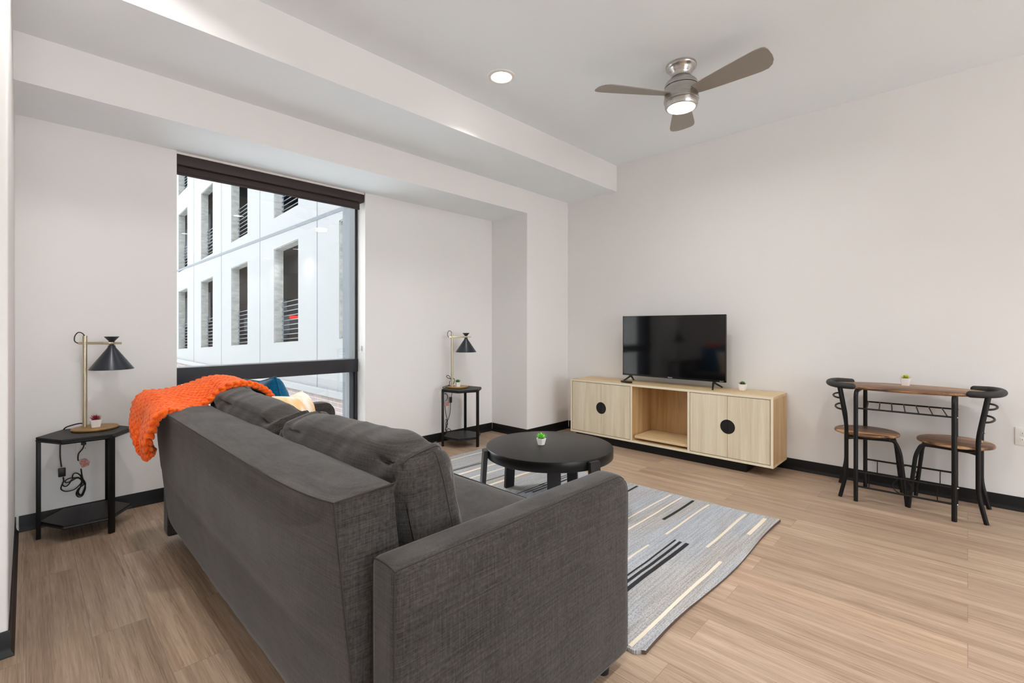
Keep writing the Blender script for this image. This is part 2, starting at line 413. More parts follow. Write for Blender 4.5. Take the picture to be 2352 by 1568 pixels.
# ------------------------------------------------------------ room shell
XW, YW, YR, XL, ZC = 4.53, 4.01, -5.2, -3.2, 2.985
struct('floor', B((XL-.2, YR-.2, -.12), (XW+.25, 4.42, 0)), M_floor)
struct('ceiling', B((XL-.2, YR-.2, ZC), (XW+.25, 4.42, ZC+.15)), M_ceil)
struct('wall_right', B((XW, YR-.2, 0), (XW+.2, 4.42, ZC)), M_wall)
rw = bmesh.new(); RWX0, RWX1, RWZ0, RWZ1 = -1.0, 2.35, .10, 2.8  # opening for the added rear window
box(rw, (XL-.2, YR-.2, 0), (RWX0, YR, ZC)); box(rw, (RWX1, YR-.2, 0), (XW, YR, ZC)); box(rw, (RWX0, YR-.2, 0), (RWX1, YR, RWZ0)); box(rw, (RWX0, YR-.2, RWZ1), (RWX1, YR, ZC))
struct('wall_rear', rw, M_wall)
struct('wall_far_left', B((XL-.2, YR, 0), (XL, 4.42, ZC)), M_wall)
wl = B((XL, 2.525, 0), (-.045, 4.42, ZC))
es = [e for e in wl.edges if all(v.co.x > -.05 and v.co.y < 2.6 for v in e.verts)]
bmesh.ops.bevel(wl, geom=es, offset=.009, segments=4, affect='EDGES', profile=.5)
struct('wall_left', wl, M_wall, smooth=True)
WX0, WX1, WZ0, WZ1 = .74, 2.186, .14, 2.452
ww = bmesh.new()
box(ww, (-.045, YW, 0), (WX0, 4.42, 2.7)); box(ww, (WX1, YW, 0), (3.80, 4.42, 2.7)); box(ww, (WX0, YW, 0), (WX1, 4.42, WZ0)); box(ww, (WX0, YW, WZ1), (WX1, 4.42, 2.7))
struct('wall_window', ww, M_wall)
struct('wall_column', B((3.80, 3.45, 0), (XW, 4.42, 2.70), bev=.004), M_wall)
for nm, a, b in (('trim_1', (-.045, 2.78, 2.70), (XW, 4.42, ZC)), ('trim_2', (-.045, 3.45, 2.452), (3.80, YW, 2.70))):
    tb = B(a, b)
    for f in tb.faces:
        if f.calc_center_median().z < a[2]+.001: f.material_index = 1      # undersides carry the ceiling paint
    struct(nm, tb, [M_wall, M_ceil])
def baseboard(name, pts):
    """coved vinyl base along a polyline, wall on the left-hand side of travel"""
    prof = [(0, 0), (.016, 0), (.016, .004), (.008, .016), (.005, .03), (.005, .088), (.003, .093), (0, .093)]
    bm = bmesh.new(); n = len(pts); P = [Vector((p[0], p[1])) for p in pts]; rings = []
    for i in range(n):
        nrm = []
        if i > 0: d = (P[i]-P[i-1]).normalized(); nrm.append(Vector((d.y, -d.x)))
        if i < n-1: d = (P[i+1]-P[i]).normalized(); nrm.append(Vector((d.y, -d.x)))
        m = sum(nrm, Vector((0, 0))); m = m / m.length; m = m / max(.3, m.dot(nrm[0]))
        rings.append([bm.verts.new((P[i].x+m.x*o, P[i].y+m.y*o, z+.0005)) for o, z in prof])
    for a, b in zip(rings, rings[1:]):
        for k in range(len(prof)): bm.faces.new((a[k], a[(k+1) % len(prof)], b[(k+1) % len(prof)], b[k]))
    bm.faces.new(rings[0]); bm.faces.new(rings[-1][::-1])
    return struct(name, bm, M_base, smooth=True)
baseboard('baseboard_left', [(XL, 2.525), (-.045, 2.525), (-.045, 4.01)])
baseboard('baseboard_window', [(-.029, 4.01), (3.80, 4.01)])
baseboard('baseboard_column', [(3.80, 3.994), (3.80, 3.45), (4.53, 3.45)])
baseboard('baseboard_right', [(4.53, 3.434), (4.53, YR)])

# window: frame, sash, panes, blind
FY0, FY1 = 4.155, 4.275
fw = bmesh.new(); w = .027
box(fw, (WX0, FY0, WZ0), (WX0+w, FY1, WZ1)); box(fw, (WX1-w, FY0, WZ0), (WX1, FY1, WZ1))
box(fw, (WX0, FY0, WZ0), (WX1, FY1, WZ0+.05)); box(fw, (WX0, FY0, WZ1-.05), (WX1, FY1, WZ1)); box(fw, (WX0, FY0-.012, .787), (WX1, FY1, .908), bev=.003)
win = struct('window_1', fw, M_frame)
WM[win.name] = Matrix.Identity(4)
sash = bmesh.new()
for (a, b) in (((WX1-w-.045, FY0+.02, WZ0+.05), (WX1-w, FY1-.02, .787)), ((WX0+w, FY0+.02, WZ0+.05), (WX0+w+.03, FY1-.02, .787)), ((WX0+w, FY0+.02, WZ0+.05), (WX1-w, FY1-.02, WZ0+.09))): box(sash, a, b, bev=.003)
obj('window_sash', sash, mat('sash_dark_grey', srgb(70, 74, 82), .35), win, smooth=False)
obj('pane', B((WX0+w, 4.205, .908), (WX1-w, 4.2055, WZ1-.05)), M_glass, win, smooth=False)
obj('pane', B((WX0+w+.03, 4.205, WZ0+.09), (WX1-w-.045, 4.2055, .787)), M_glass, win, smooth=False)
M_out = mat('exterior_jamb_metal', srgb(70, 80, 90), .5)
ext = bmesh.new(); box(ext, (WX1-.015, FY1, WZ0-.02), (WX1-.0005, 4.425, WZ1)); box(ext, (WX0+.0005, FY1, WZ0-.02), (WX0+.015, 4.425, WZ1)); box(ext, (WX0, FY1, WZ0), (WX1, 4.45, WZ0+.02))
obj('exterior_jamb', ext, M_out, win, smooth=False)
fw2 = bmesh.new()
for i in range(5): box(fw2, (RWX0+(RWX1-RWX0-.05)*i/4, YR-.16, RWZ0), (RWX0+(RWX1-RWX0-.05)*i/4+.05, YR-.08, RWZ1))
for z in (RWZ0, RWZ1-.05): box(fw2, (RWX0, YR-.16, z), (RWX1, YR-.08, z+.05))
added_win = struct('added_rear_window', fw2, M_frame); WM[added_win.name] = Matrix.Identity(4)  # unseen rear window, added to let more daylight into the room
obj('pane', B((RWX0, YR-.121, RWZ0), (RWX1, YR-.120, RWZ1)), M_glass, added_win, smooth=False)
sh = thing('roller_blind', 'dark brown roller blind rolled up at the top of the window', 'blind', (1.46, 4.06, 2.36))
obj('fascia', B((WX0+.002, 4.02, 2.362), (WX1-.003, 4.10, 2.434), bev=.006), M_shade, sh)
rb = bmesh.new(); box(rb, (WX0+.012, 4.062, 2.30), (WX1-.03, 4.067, 2.40)); tube(rb, [(WX0+.012, 4.0645, 2.306), (WX1-.03, 4.0645, 2.306)], .009, 10); box(rb, (WX0+.012, 4.052, 2.311), (WX1-.03, 4.09, 2.362), bev=.008)
obj('blind_fabric', rb, mat('blind_fabric_brown', srgb(62, 52, 52), .8), sh)
obj('head_rail', B((WX0+.002, 4.02, 2.435), (WX1-.003, 4.12, 2.4515)), M_white, sh, smooth=False)
cc = bmesh.new(); box(cc, (WX1-.012, 4.07, .99), (WX1-.0005, 4.09, 1.035), bev=.003); tube(cc, [(WX1-.012, 4.075, 1.01), (WX1-.020, 4.075, 1.0), (WX1-.020, 4.085, .985)], .003, 8)
tag(obj('blind_cord_clip', cc, M_silver), 'small pale cord clip screwed to the white window reveal', 'clip')

# ------------------------------------------------------------ ceiling lights
def area(parent, loc, size, power, col, spread=180):
    l = bpy.data.lights.new('lamp_glow', 'AREA'); l.shape = 'DISK'; l.size = size; l.energy = power; l.color = col; l.spread = R(spread)
    o = bpy.data.objects.new('lamp_glow', l); C.objects.link(o); o.parent = parent
    o.matrix_basis = WM[parent.name].inverted() @ Matrix.Translation(loc); return o
def can(x, y, label, power, col=WARM, group=None, spread=180):
    t = thing('recessed_light', label, 'ceiling light', (x, y, ZC), group=group)
    obj('trim_ring', lathe(bmesh.new(), [(.072, -.0005), (.072, -.006), (.078, -.009), (.096, -.004), (.098, -.0005)], (x, y, ZC), 48, cap=False), M_white, t)
    obj('diffuser', lathe(bmesh.new(), [(.073, -.001), (.073, -.004), (.001, -.0045)], (x, y, ZC), 48), M_led, t)
    area(t, (x, y, ZC-.012), .14, power, col, spread)
can(2.35, 2.38, 'round white recessed ceiling light beside the bulkhead beam', P_CAN, spread=115)
g = 'recessed ceiling lights behind the camera'
can(.25, 2.33, 'round recessed ceiling light near the left end of the bulkhead', P_CAN*.85, spread=150)
for x, y in ((2.35, .08), (.1, .05), (-1.1, .3), (4.25, -2.49), (2.1, -2.2), (-.2, -2.2), (4.3, -4.5), (1.5, -4.2)):  # mixed set: some read from glass reflections, some added to brighten the room
    can(x, y, 'round recessed ceiling light in the unseen kitchen half, of a set partly added for brightness', P_REAR*({(2.35, .08): .62, (-1.1, .3): .6}.get((x, y), 1)), NEUT, g, 125)

# ------------------------------------------------------------ ceiling fan
FX, FY = 3.10, 1.40
fan = thing('ceiling_fan', 'three-bladed brushed nickel ceiling fan with a lit round lens', 'ceiling fan', (FX, FY, ZC))
obj('canopy', lathe(bmesh.new(), [(.099, -.001), (.1, -.012), (.096, -.022), (.088, -.027), (.084, -.03), (.081, -.04), (.068, -.06), (.062, -.078), (.063, -.084), (.066, -.088), (.058, -.094)], (FX, FY, ZC), 56), M_nickel, fan)
obj('motor_housing', lathe(bmesh.new(), [(.066, -.09), (.074, -.094), (.080, -.102), (.094, -.112), (.104, -.124), (.109, -.14), (.109, -.150)], (FX, FY, ZC), 56), M_nickel, fan)
obj('motor_gap', lathe(bmesh.new(), [(.104, -.149), (.104, -.156)], (FX, FY, ZC), 56), M_matte, fan)
obj('switch_housing', lathe(bmesh.new(), [(.109, -.155), (.110, -.157), (.110, -.228), (.113, -.232), (.113, -.246), (.108, -.250)], (FX, FY, ZC), 56), M_nickel, fan)
lk = obj('light_kit', lathe(bmesh.new(), [(.104, -.250), (.104, -.254), (.108, -.256), (.107, -.276), (.102, -.288), (.094, -.290)], (FX, FY, ZC), 56), M_nickel, fan)
obj('lens', lathe(bmesh.new(), [(.092, -.287), (.088, -.294), (.07, -.301), (.04, -.305), (.002, -.306)], (FX, FY, ZC), 48), M_led_fan, lk)
area(fan, (FX, FY, ZC-.318), .16, P_FAN, WARM)
def blade(ang, up=.0):
    bm = bmesh.new(); ca, sa = math.cos(ang), math.sin(ang); d = Vector((ca, sa, 0)); t = Vector((-sa, ca, 0)); pit = R(13)
    # outline: distance along d, leading half width, trailing half width
    prof = [(.085, .026, .026), (.12, .034, .034), (.18, .042, .044), (.26, .050, .052), (.34, .057, .060), (.42, .064, .067), (.49, .069, .073), (.535, .066, .076), (.565, .050, .074), (.585, .024, .066), (.592, -.01, .05)]
    rows = []
    for s, a, b in prof:
        a *= 1.28; b *= 1.28; tw = pit
        row = []
        for q in (-1, -.5, 0, .5, 1):
            off = q*(a if q > 0 else b) if q else (a-b)/2
            row.append(Vector((FX, FY, ZC-.205)) + d*s + t*off*math.cos(tw) - Vector((0, 0, 1))*off*math.sin(tw) + Vector((0, 0, .006*(1-q*q)*0)))
        rows.append(row)
    for dz in (0, 1):
        vs = [[bm.verts.new(p + Vector((0, 0, .006*dz))) for p in row] for row in rows]
        if dz == 0: lo = vs
        else: hi = vs
    n, m = len(rows), 5
    for i in range(n-1):
        for j in range(m-1):
            bm.faces.new((lo[i][j], lo[i+1][j], lo[i+1][j+1], lo[i][j+1])); bm.faces.new((hi[i][j], hi[i][j+1], hi[i+1][j+1], hi[i+1][j]))
        for j in (0, m-1): bm.faces.new((lo[i][j], hi[i][j], hi[i+1][j], lo[i+1][j]))
    for i in (0, n-1):
        for j in range(m-1): bm.faces.new((lo[i][j], lo[i][j+1], hi[i][j+1], hi[i][j]))
    return bm
for a in (144, 262, 24): obj('blade', blade(R(a)), M_blade, fan)

# ------------------------------------------------------------ rug
rug = bmesh.new()
RX0, RX1, RY0, RY1 = 1.555, 3.215, .848, 3.44
nx, ny = 60, 80
def rugp(i, j, top):
    u, v = i/nx, j/ny; x = RX0+(RX1-RX0)*u; y = RY0+(RY1-RY0)*v
    if v < .5: y += .010*math.sin(u*9) * (1-2*v)**4 + (-.02*u)*(1-2*v)**3
    if u > .5: x += (.035*(1-v) - .02*v) * (2*u-1)**4
    if j == 0 and i == 0: x += .02; y += .015
    z = (.0105 + .0012*noise.noise(Vector((x*9, y*9, 0))) + .006*max(0, 1-abs(v)*14)*max(0, math.sin(u*7+1)) ) if top else .001
    return Vector((x, y, z))
top = [[rug.verts.new(rugp(i, j, 1)) for j in range(ny+1)] for i in range(nx+1)]; bot = [[rug.verts.new(rugp(i, j, 0)) for j in range(ny+1)] for i in range(nx+1)]
for i in range(nx):
    for j in range(ny):
        rug.faces.new((top[i][j], top[i+1][j], top[i+1][j+1], top[i][j+1])); rug.faces.new((bot[i][j], bot[i][j+1], bot[i+1][j+1], bot[i+1][j])).material_index = 3
for i in range(nx):
    rug.faces.new((top[i][0], bot[i][0], bot[i+1][0], top[i+1][0])).material_index = 3; rug.faces.new((top[i][ny], top[i+1][ny], bot[i+1][ny], bot[i][ny])).material_index = 3
for j in range(ny):
    rug.faces.new((top[0][j], top[0][j+1], bot[0][j+1], bot[0][j])); rug.faces.new((top[nx][j], bot[nx][j], bot[nx][j+1], top[nx][j+1]))
stripes = [('k', 2.752, 3.2, 1.357, .019), ('k', 1.6, 2.536, 1.176, .010), ('k', 1.6, 2.534, 1.146, .016), ('k', 1.6, 2.54, 1.112, .022), ('k', 2.6, 3.2, 1.783, .018),
 ('c', 2.3, 3.2, 1.523, .014), ('c', 2.2, 3.2, 1.440, .014), ('c', 2.565, 3.2, 1.252, .014), ('c', 1.8, 2.378, 1.256, .012), ('c', 2.567, 3.2, 1.017, .016), ('c', 2.889, 3.2, .906, .022), ('c', 1.566, 2.463, .905, .016),
 ('k', 2.05, 2.793, 3.10, .008), ('k', 2.05, 2.80, 3.075, .014), ('c', 1.7, 3.1, 3.34, .02), ('c', 2.0, 2.95, 2.97, .03), ('k', 2.2, 2.75, 2.69, .008), ('c', 1.9, 2.9, 2.60, .03), ('c', 2.1, 3.0, 2.83, .02),
 ('k', 2.45, 2.76, 2.325, .010), ('k', 2.5, 2.78, 2.295, .010), ('k', 2.55, 2.8, 2.262, .014), ('k', 2.7, 3.05, 2.33, .010), ('k', 2.7, 3.08, 2.30, .010), ('k', 2.75, 3.1, 2.262, .016), ('c', 2.2, 3.15, 2.05, .02), ('c', 1.7, 2.9, 1.9, .02)]
for kd, xa, xb, y, wd_ in stripes:
    nseg = max(2, int((xb-xa)/.03)); prev = None
    for q in range(nseg+1):
        x = xa+(xb-xa)*q/nseg; yy = y+.0022*math.sin(x*9+y*30) + (-.02*(x-RX0)/1.66)*(1-2*min(.5, (y-RY0)/2.6))**3*.0
        vv = (yy-RY0)/(RY1-RY0); zz = .0112 + .0012*noise.noise(Vector((x*9, yy*9, 0))) + .006*max(0, 1-abs(vv)*14)*max(0, math.sin((x-RX0)/(RX1-RX0)*7+1)) + .0006
        cur = (rug.verts.new((x, yy-wd_/2, zz)), rug.verts.new((x, yy+wd_/2, zz)))
        if prev: rug.faces.new((prev[0], cur[0], cur[1], prev[1])).material_index = 1 if kd == 'k' else 2
        prev = cur
tag(obj('area_rug', rug, [M_rug, M_rug_k, M_rug_c, M_rug_e], origin=(2.4, 2.1, 0)), 'pale grey flatweave rug with black and cream stripes under the coffee table', 'rug')

# ------------------------------------------------------------ sofa
sofa = thing('sofa', 'charcoal grey fabric sofa seen from behind, facing the television', 'sofa', (1.0, 2.05, 0))
def edge_tube(bm, pts, r=.0022, mi=1): tube(bm, pts, r, 6, mi)
# backrest: leaning slab, puffed
BY0, BY1 = 1.0, 3.12
def back_x(z, inner, v):
    base = .471 + (.808-z)*.101
    return base + .148 if inner else base
bk = gridbox((10, 56, 24)); bh = Vector((1, 1, 1))
zb, zt = .085, .815
for v in bk.verts:
    a, b, c = v.co
    y = BY0 + (b+1)/2*(BY1-BY0); z = zb+(c+1)/2*(zt-zb)
    x = .471+(.815-z)*.101 + (a+1)/2*.148
    px, py, pz = 1-a*a, 1-b*b, 1-c*c
    # puff of each face
    if a < -.99: x -= .026*(1-b**6)*(1-c*c)**.7 + .012*(1-b**8)*(1 if c > 0 else 0)
    if a > .99: x += .012*(1-b**8)*(1-c**6)
    if c > .99: z += .010*(1-a*a)*(1-b**20)+.004*(a+1); x -= .022*(1-b**10)*(1-a)/2
    if b > .99: y += .012*(1-a*a)*(1-c**4)
    if b < -.99: y -= .006*(1-a*a)*(1-c**4)
    # rounded bottom outer edge
    if c < -.75 and a < 0: x += (-.75-c)*.20*(-a); 
    if c < -.75 and b > .93: y -= (-.75-c)*.18
    n_ = noise.noise(Vector((x*5, y*4, z*5)))*.004 + noise.noise(Vector((x*18, y*14, z*16)))*.0015
    v.co = Vector((x + (n_ if abs(a) > .9 else 0), y, z + (n_ if c > .9 else 0)))
for f in bk.faces: f.material_index = 0
def bkpt(a, b, c):
    y = BY0+(b+1)/2*(BY1-BY0); z = zb+(c+1)/2*(zt-zb); x = .471+(.815-z)*.101+(a+1)/2*.148
    if a < -.99: x -= .012*(1-b**8)*(1 if c > 0 else 0)
    if c > .99: z += .004*(a+1); x -= .022*(1-b**10)*(1-a)/2
    return Vector((x, y, z))
edge_tube(bk, [bkpt(-1, -1+2*i/50, 1)+Vector((-.001, 0, 0)) for i in range(51)], .0018)
edge_tube(bk, [bkpt(-1+2*i/8, -1, 1)+Vector((0, -.003, .002)) for i in range(9)], .0017)
edge_tube(bk, [bkpt(-1, -1, 1-2*i/20)+Vector((-.001, -.001, 0)) for i in range(21)], .0016)
obj('backrest', bk, [M_sofa, M_seam], sofa, angle=60)
def arm(y0, y1, x0=.54, x1=1.495, z0=.05, z1=.687):
    bm = gridbox((60, 10, 36)); c_ = Vector(((x0+x1)/2, (y0+y1)/2, (z0+z1)/2)); h = Vector(((x1-x0)/2, (y1-y0)/2, (z1-z0)/2)); rr = .012
    def shape(u):
        a, b, c = u; p = Vector((a*h.x, b*h.y, c*h.z)); core = Vector([max(-(h[i]-rr), min(h[i]-rr, p[i])) for i in range(3)]); d = p-core
        if sum(abs(x) > 1e-9 for x in d) > 1: p = core+d.normalized()*rr
        if abs(b) > .99: p.y += math.copysign(.006*(1-a**6)*(1-c**4), b)
        if c > .9: p.z += .005*(1-b*b)*(c-.9)*10
        R_ = .075                      # soft rounded front top corner
        dx, dz = p.x-(h.x-R_), p.z-(h.z-R_)
        if dx > 0 and dz > 0:
            m = max(dx, dz); L_ = math.hypot(dx, dz); p.x = h.x-R_+dx*m/L_; p.z = h.z-R_+dz*m/L_
        p.y += noise.noise(Vector((p.x*6, y0*3, p.z*6)))*.003
        return c_+p
    for v in bm.verts: v.co = shape(v.co)
    for s in (-1, 1):
        P_ = [shape((-1+2*i/60, s*.985, 1)) for i in range(61)] + [shape((1, s*.985, 1-2*i/36)) for i in range(1, 36)]
        edge_tube(bm, [p+Vector((0, 0, 0)) for p in P_], .0015)
        edge_tube(bm, [shape((-1, s*.985, 1-1.9*i/30)) for i in range(31)], .0016)
    edge_tube(bm, [shape((-1, b/6, 1)) for b in range(-6, 7)], .0015)
    return obj('armrest', bm, [M_sofa, M_seam], sofa, angle=50)
arm(.868, .963); arm(3.152, 3.262)
st = gridbox((20, 44, 8)); U = {v: v.co.copy() for v in st.verts}; rbox(st, Vector((.41, 1.088, .10)), .03)
for v in st.verts:
    a, b, c = U[v]
    if c > .99: v.co.z += .012*(1-a**4)*(1-b**6) + noise.noise(v.co*5)*.003
    v.co += Vector((1.055, 2.057, .395))
edge_tube(st, [(1.462, .985, .485), (1.462, 3.13, .485)], .003)
obj('seat', st, [M_sofa, M_seam], sofa, angle=60)
obj('base_frame', B((.62, .97, .11), (1.43, 3.14, .30), bev=.01), M_sofa, sofa)
for x, y in ((.64, .915), (1.40, .915), (.64, 3.207), (1.40, 3.207)): obj('foot', lathe(bmesh.new(), [(.02, .0005 if x < 1 else .0005), (.026, .055)], (x, y, 0), 20), M_matte, sofa)

def cushion(y0, y1, seed, label, tilt, dz):
    # box back cushion leaning on the sofa back
    bm = gridbox((16, 60, 30)); L = (y1-y0)/2; H = .205; T = .092; rr = .04
    lean = Matrix.Rotation(R(-13), 4, 'Y'); cen = Vector((.760, (y0+y1)/2, .688+dz)); sd = Vector((seed*7.3, seed*2.1, 0))
    def shape(u, grow=0):
        a, b, c = u; half = (T, L, H); p = Vector([u[i]*half[i] for i in range(3)])
        core = Vector([max(-(half[i]-rr), min(half[i]-rr, p[i])) for i in range(3)]); d = p-core
        if sum(abs(x) > 1e-9 for x in d) > 1: p = core+d.normalized()*rr
        puff = (1-abs(b)**4)*(1-abs(c)**3)
        p.x += a*.022*puff
        if c > .4: p.x *= 1-.30*(c-.4)
        if c > .8: p.z += .020*(1-a*a)*(1-abs(b)**5)*(c-.8)*5
        p.z *= 1-.05*abs(b)**8
        e = max(abs(b)-.3, 0)/.7
        q = Vector((p.x*8, p.y*6, p.z*8))+sd; n0 = noise.noise(q)
        cr = 0
        # pull creases fanning out of the top corners
        for sg in (-1, 1):
            dy, dzz = (L-abs(p.y)) if (b*sg > 0) else 9, H-p.z
            if dy < .34:
                ang = math.atan2(dzz+.02, dy+.02); rad_ = math.hypot(dy, dzz)
                cr += .0095*math.sin(ang*11+seed*2+sg)*math.exp(-((rad_-.11)/.10)**2)
        ridge = -abs(noise.noise(Vector((p.y*9+p.z*5, p.z*2.2, seed*3.1))))*.016*(.4+.6*e)
        n = Vector((a if abs(a) > .9 else 0, 0, 1 if c > .9 else 0))
        p += n*(n0*.008+cr+ridge+grow)
        p.z += tilt*b
        return cen + lean @ p
    for v in bm.verts: v.co = shape(v.co)
    for s in (-1, 1):
        tube(bm, [shape((.45, s, -1+2*i/44))+Vector((0, s*.0005, 0)) for i in range(45)], .0018, 6, 1)
        tube(bm, [shape((-1+2*i/16, s*.975, 1), .001) for i in range(17)], .0018, 6, 1)
    tube(bm, [shape((.9, -1+2*i/70, 1), .001) for i in range(2, 69)], .002, 6, 1)
    return tag(obj('back_cushion', bm, [M_sofa, M_seam], None, origin=(cen.x, cen.y, .5), angle=70), label, 'cushion', 'loose back cushions on the sofa')
cushion(1.005, 1.838, 1, 'plump grey back cushion at the near end of the sofa, corner facing the camera', -.014, -.010)
cushion(1.846, 2.76, 2, 'plump grey back cushion at the far end of the sofa, partly under the orange throw', .014, -.012)

def pillow(name, size, thick, M, m, label, seed, piping=None):
    bm = bmesh.new(); n = 28
    def P(u, v, s):
        sx = size*.5*u*(1-.10*(1-v*v)*0 - .09*(1-abs(v))**1.0*abs(u)**3); sy = size*.5*v*(1-.09*(1-abs(u))*abs(v)**3)
        h = thick*.5*((1-u**4)*(1-v**4))**.6
        q = Vector((sx*7+seed, sy*7, s))
        h += (noise.noise(q)*.012 + abs(noise.noise(q*1.8))*.010)*min(1, h/(.02))
        return M @ Vector((s*h, sx, sy))
    g = {}
    for s in (1, -1):
        for i in range(n+1):
            for j in range(n+1):
                u, v = 2*i/n-1, 2*j/n-1
                if s == -1 and (abs(u) == 1 or abs(v) == 1): g[(s, i, j)] = g[(1, i, j)]
                else: g[(s, i, j)] = bm.verts.new(P(u, v, s))
        for i in range(n):
            for j in range(n): bm.faces.new((g[(s, i, j)], g[(s, i+1, j)], g[(s, i+1, j+1)], g[(s, i, j+1)]))
    ms = [m]
    if piping:
        ms.append(piping); pth = []
        for e in range(4):
            for i in range(n):
                t = 2*i/n-1; uv = ((t, -1), (1, t), (-t, 1), (-1, -t))[e]; pth.append(P(uv[0], uv[1], 0))
        tube(bm, pth, .004, 6, 1, closed=True)
    return tag(obj(name, bm, ms, None, origin=tuple(M.translation), angle=80), label, 'pillow')
pillow('throw_pillow', .46, .16, Matrix.Translation((.985, 2.90, .69)) @ Matrix.Rotation(R(-14), 4, 'Y') @ Matrix.Rotation(R(-5), 4, 'X') @ Matrix.Rotation(R(4), 4, 'Z'), M_blue, 'teal blue throw pillow with a raised corner at the far end of the sofa', 3, M_blue)
pillow('throw_pillow', .42, .15, Matrix.Translation((1.04, 2.62, .640)) @ Matrix.Rotation(R(-40), 4, 'Z') @ Matrix.Rotation(R(-18), 4, 'Y') @ Matrix.Rotation(R(-4), 4, 'X'), M_tan, 'cream and tan throw pillow in front of the blue one', 9, mat('cream_piping', srgb(240, 226, 208), .8))

# ------------------------------------------------------------ chunky knit throw
def throw():
    path = smoothpath([(1.03, .70), (.97, .82), (.89, .93), (.80, .985), (.71, .985), (.64, .935), (.58, .875), (.50, .862), (.425, .862), (.392, .825), (.372, .76), (.366, .69), (.378, .60), (.398, .52)], 8) if False else None
    pts = [(1.01, .68), (.95, .78), (.89, .86), (.80, .908), (.72, .908), (.66, .888), (.59, .866), (.51, .853), (.445, .850), (.410, .810), (.396, .75), (.388, .70), (.392, .66), (.402, .622)]
    path = [Vector((p[0], 0, p[1])) for p in [(q.x, q.z) for q in smoothpath([(a, 0, b) for a, b in pts], 8)]]
    n = len(path); acc = [0]
    for i in range(1, n): acc.append(acc[-1]+(path[i]-path[i-1]).length)
    Lt = acc[-1]
    def at(s):
        s = max(0, min(Lt, s)); i = 1
        while i < n-1 and acc[i] < s: i += 1
        t = (s-acc[i-1])/max(1e-6, acc[i]-acc[i-1]); p = path[i-1].lerp(path[i], t); T = (path[i]-path[i-1]).normalized()
        return p, T, Vector((T.z, 0, -T.x))
    def lerpk(s, ks):
        f = s/Lt
        for (a, x), (b, y) in zip(ks, ks[1:]):
            if f <= b: return x+(y-x)*(f-a)/(b-a)
        return ks[-1][1]
    near = [(0, 2.78), (.30, 2.66), (.38, 2.66), (.50, 2.68), (.66, 2.62), (.76, 2.56), (.86, 2.58), (1, 2.66)]
    far = [(0, 3.10), (.5, 3.12), (.66, 3.13), (.78, 3.16), (.88, 3.12), (1, 2.84)]
    def Sf(u, s, h=0):
        p, T, N = at(s); y0, y1 = lerpk(s, near), lerpk(s, far); y = y0+(y1-y0)*u
        out = p + Vector((0, y, 0)); f = s/Lt
        if f > .72: # folds where it hangs
            g_ = (f-.72)/.28; out += N*(-.022*math.sin(u*9+.5)*g_)*-1
        out.z -= .010*math.sin(u*7)*min(1, f*2)*(1-f)
        if .45 < f < .80: out.z -= .048*(1-u)**2*math.sin(PI*(f-.45)/.35)
        
        return out + N*h, T, N
    bm = bmesh.new()
    # backing sheet
    nu, nv = 30, 90; V = [[bm.verts.new(Sf(i/nu, Lt*j/nv, -.004)[0]) for j in range(nv+1)] for i in range(nu+1)]
    for i in range(nu):
        for j in range(nv): bm.faces.new((V[i][j], V[i+1][j], V[i+1][j+1], V[i][j+1]))
    # stitches: pairs of slanted lobes in columns along the throw
    base = bmesh.new(); bmesh.ops.create_uvsphere(base, u_segments=8, v_segments=6, radius=1)
    bv = [v.co.copy() for v in base.verts]; bf = [[v.index for v in f.verts] for f in base.faces]; base.free()
    cols = 17; step = .026; rows = int(Lt/step)
    rnd = random.Random(5)
    for c in range(cols+1):
        for r_ in range(rows+1):
            s = (r_+.5)*step
            wloc = lerpk(s, far)-lerpk(s, near); cw = wloc/cols
            for sgn in (-1, 1):
                u = (c + sgn*.24)/cols
                if u < -.02 or u > 1.02: continue
                P0, T, N = Sf(max(0, min(1, u)), s + (step*.5 if c % 2 else 0), .007+.003*rnd.random())
                A = Vector((0, 1, 0)); dr = (T*.85 + A*sgn*.55).normalized(); sd = N.cross(dr).normalized()
                la, lb, lc = step*.86, min(.0125, cw*.36), .0115
                vs = [bm.verts.new(P0 + dr*p.z*la + sd*p.x*lb + N*p.y*lc) for p in bv]
                for f in bf: bm.faces.new([vs[i] for i in f])
    # rolled edge braids
    for u in (0, 1):
        for k_ in range(int(Lt/.03)):
            s = k_*.03+.015; P0, T, N = Sf(u, s, .004); A = Vector((0, 1 if u else -1, 0))
            for sg in (-1, 1):
                dr = (T + N*sg*.5).normalized(); sd = dr.cross(A).normalized()
                vs = [bm.verts.new(P0 + A*.006 + N*sg*.005 + dr*p.z*.022 + A*p.x*.013 + sd*p.y*.011) for p in bv]
                for f in bf: bm.faces.new([vs[i] for i in f])
    for k_ in range(9):
        u = k_/8; P0, T, N = Sf(u, Lt, .003)
        vs = [bm.verts.new(P0 + Vector((0, 1, 0))*p.z*.016 + T*p.x*.012 + N*p.y*.012) for p in bv]
        for f in bf: bm.faces.new([vs[i] for i in f])
    o = obj('knit_throw', bm, M_orange, None, origin=(.6, 2.9, .85), angle=180)
    tag(o, 'chunky orange knit throw draped over the far corner of the sofa back', 'blanket')
throw()

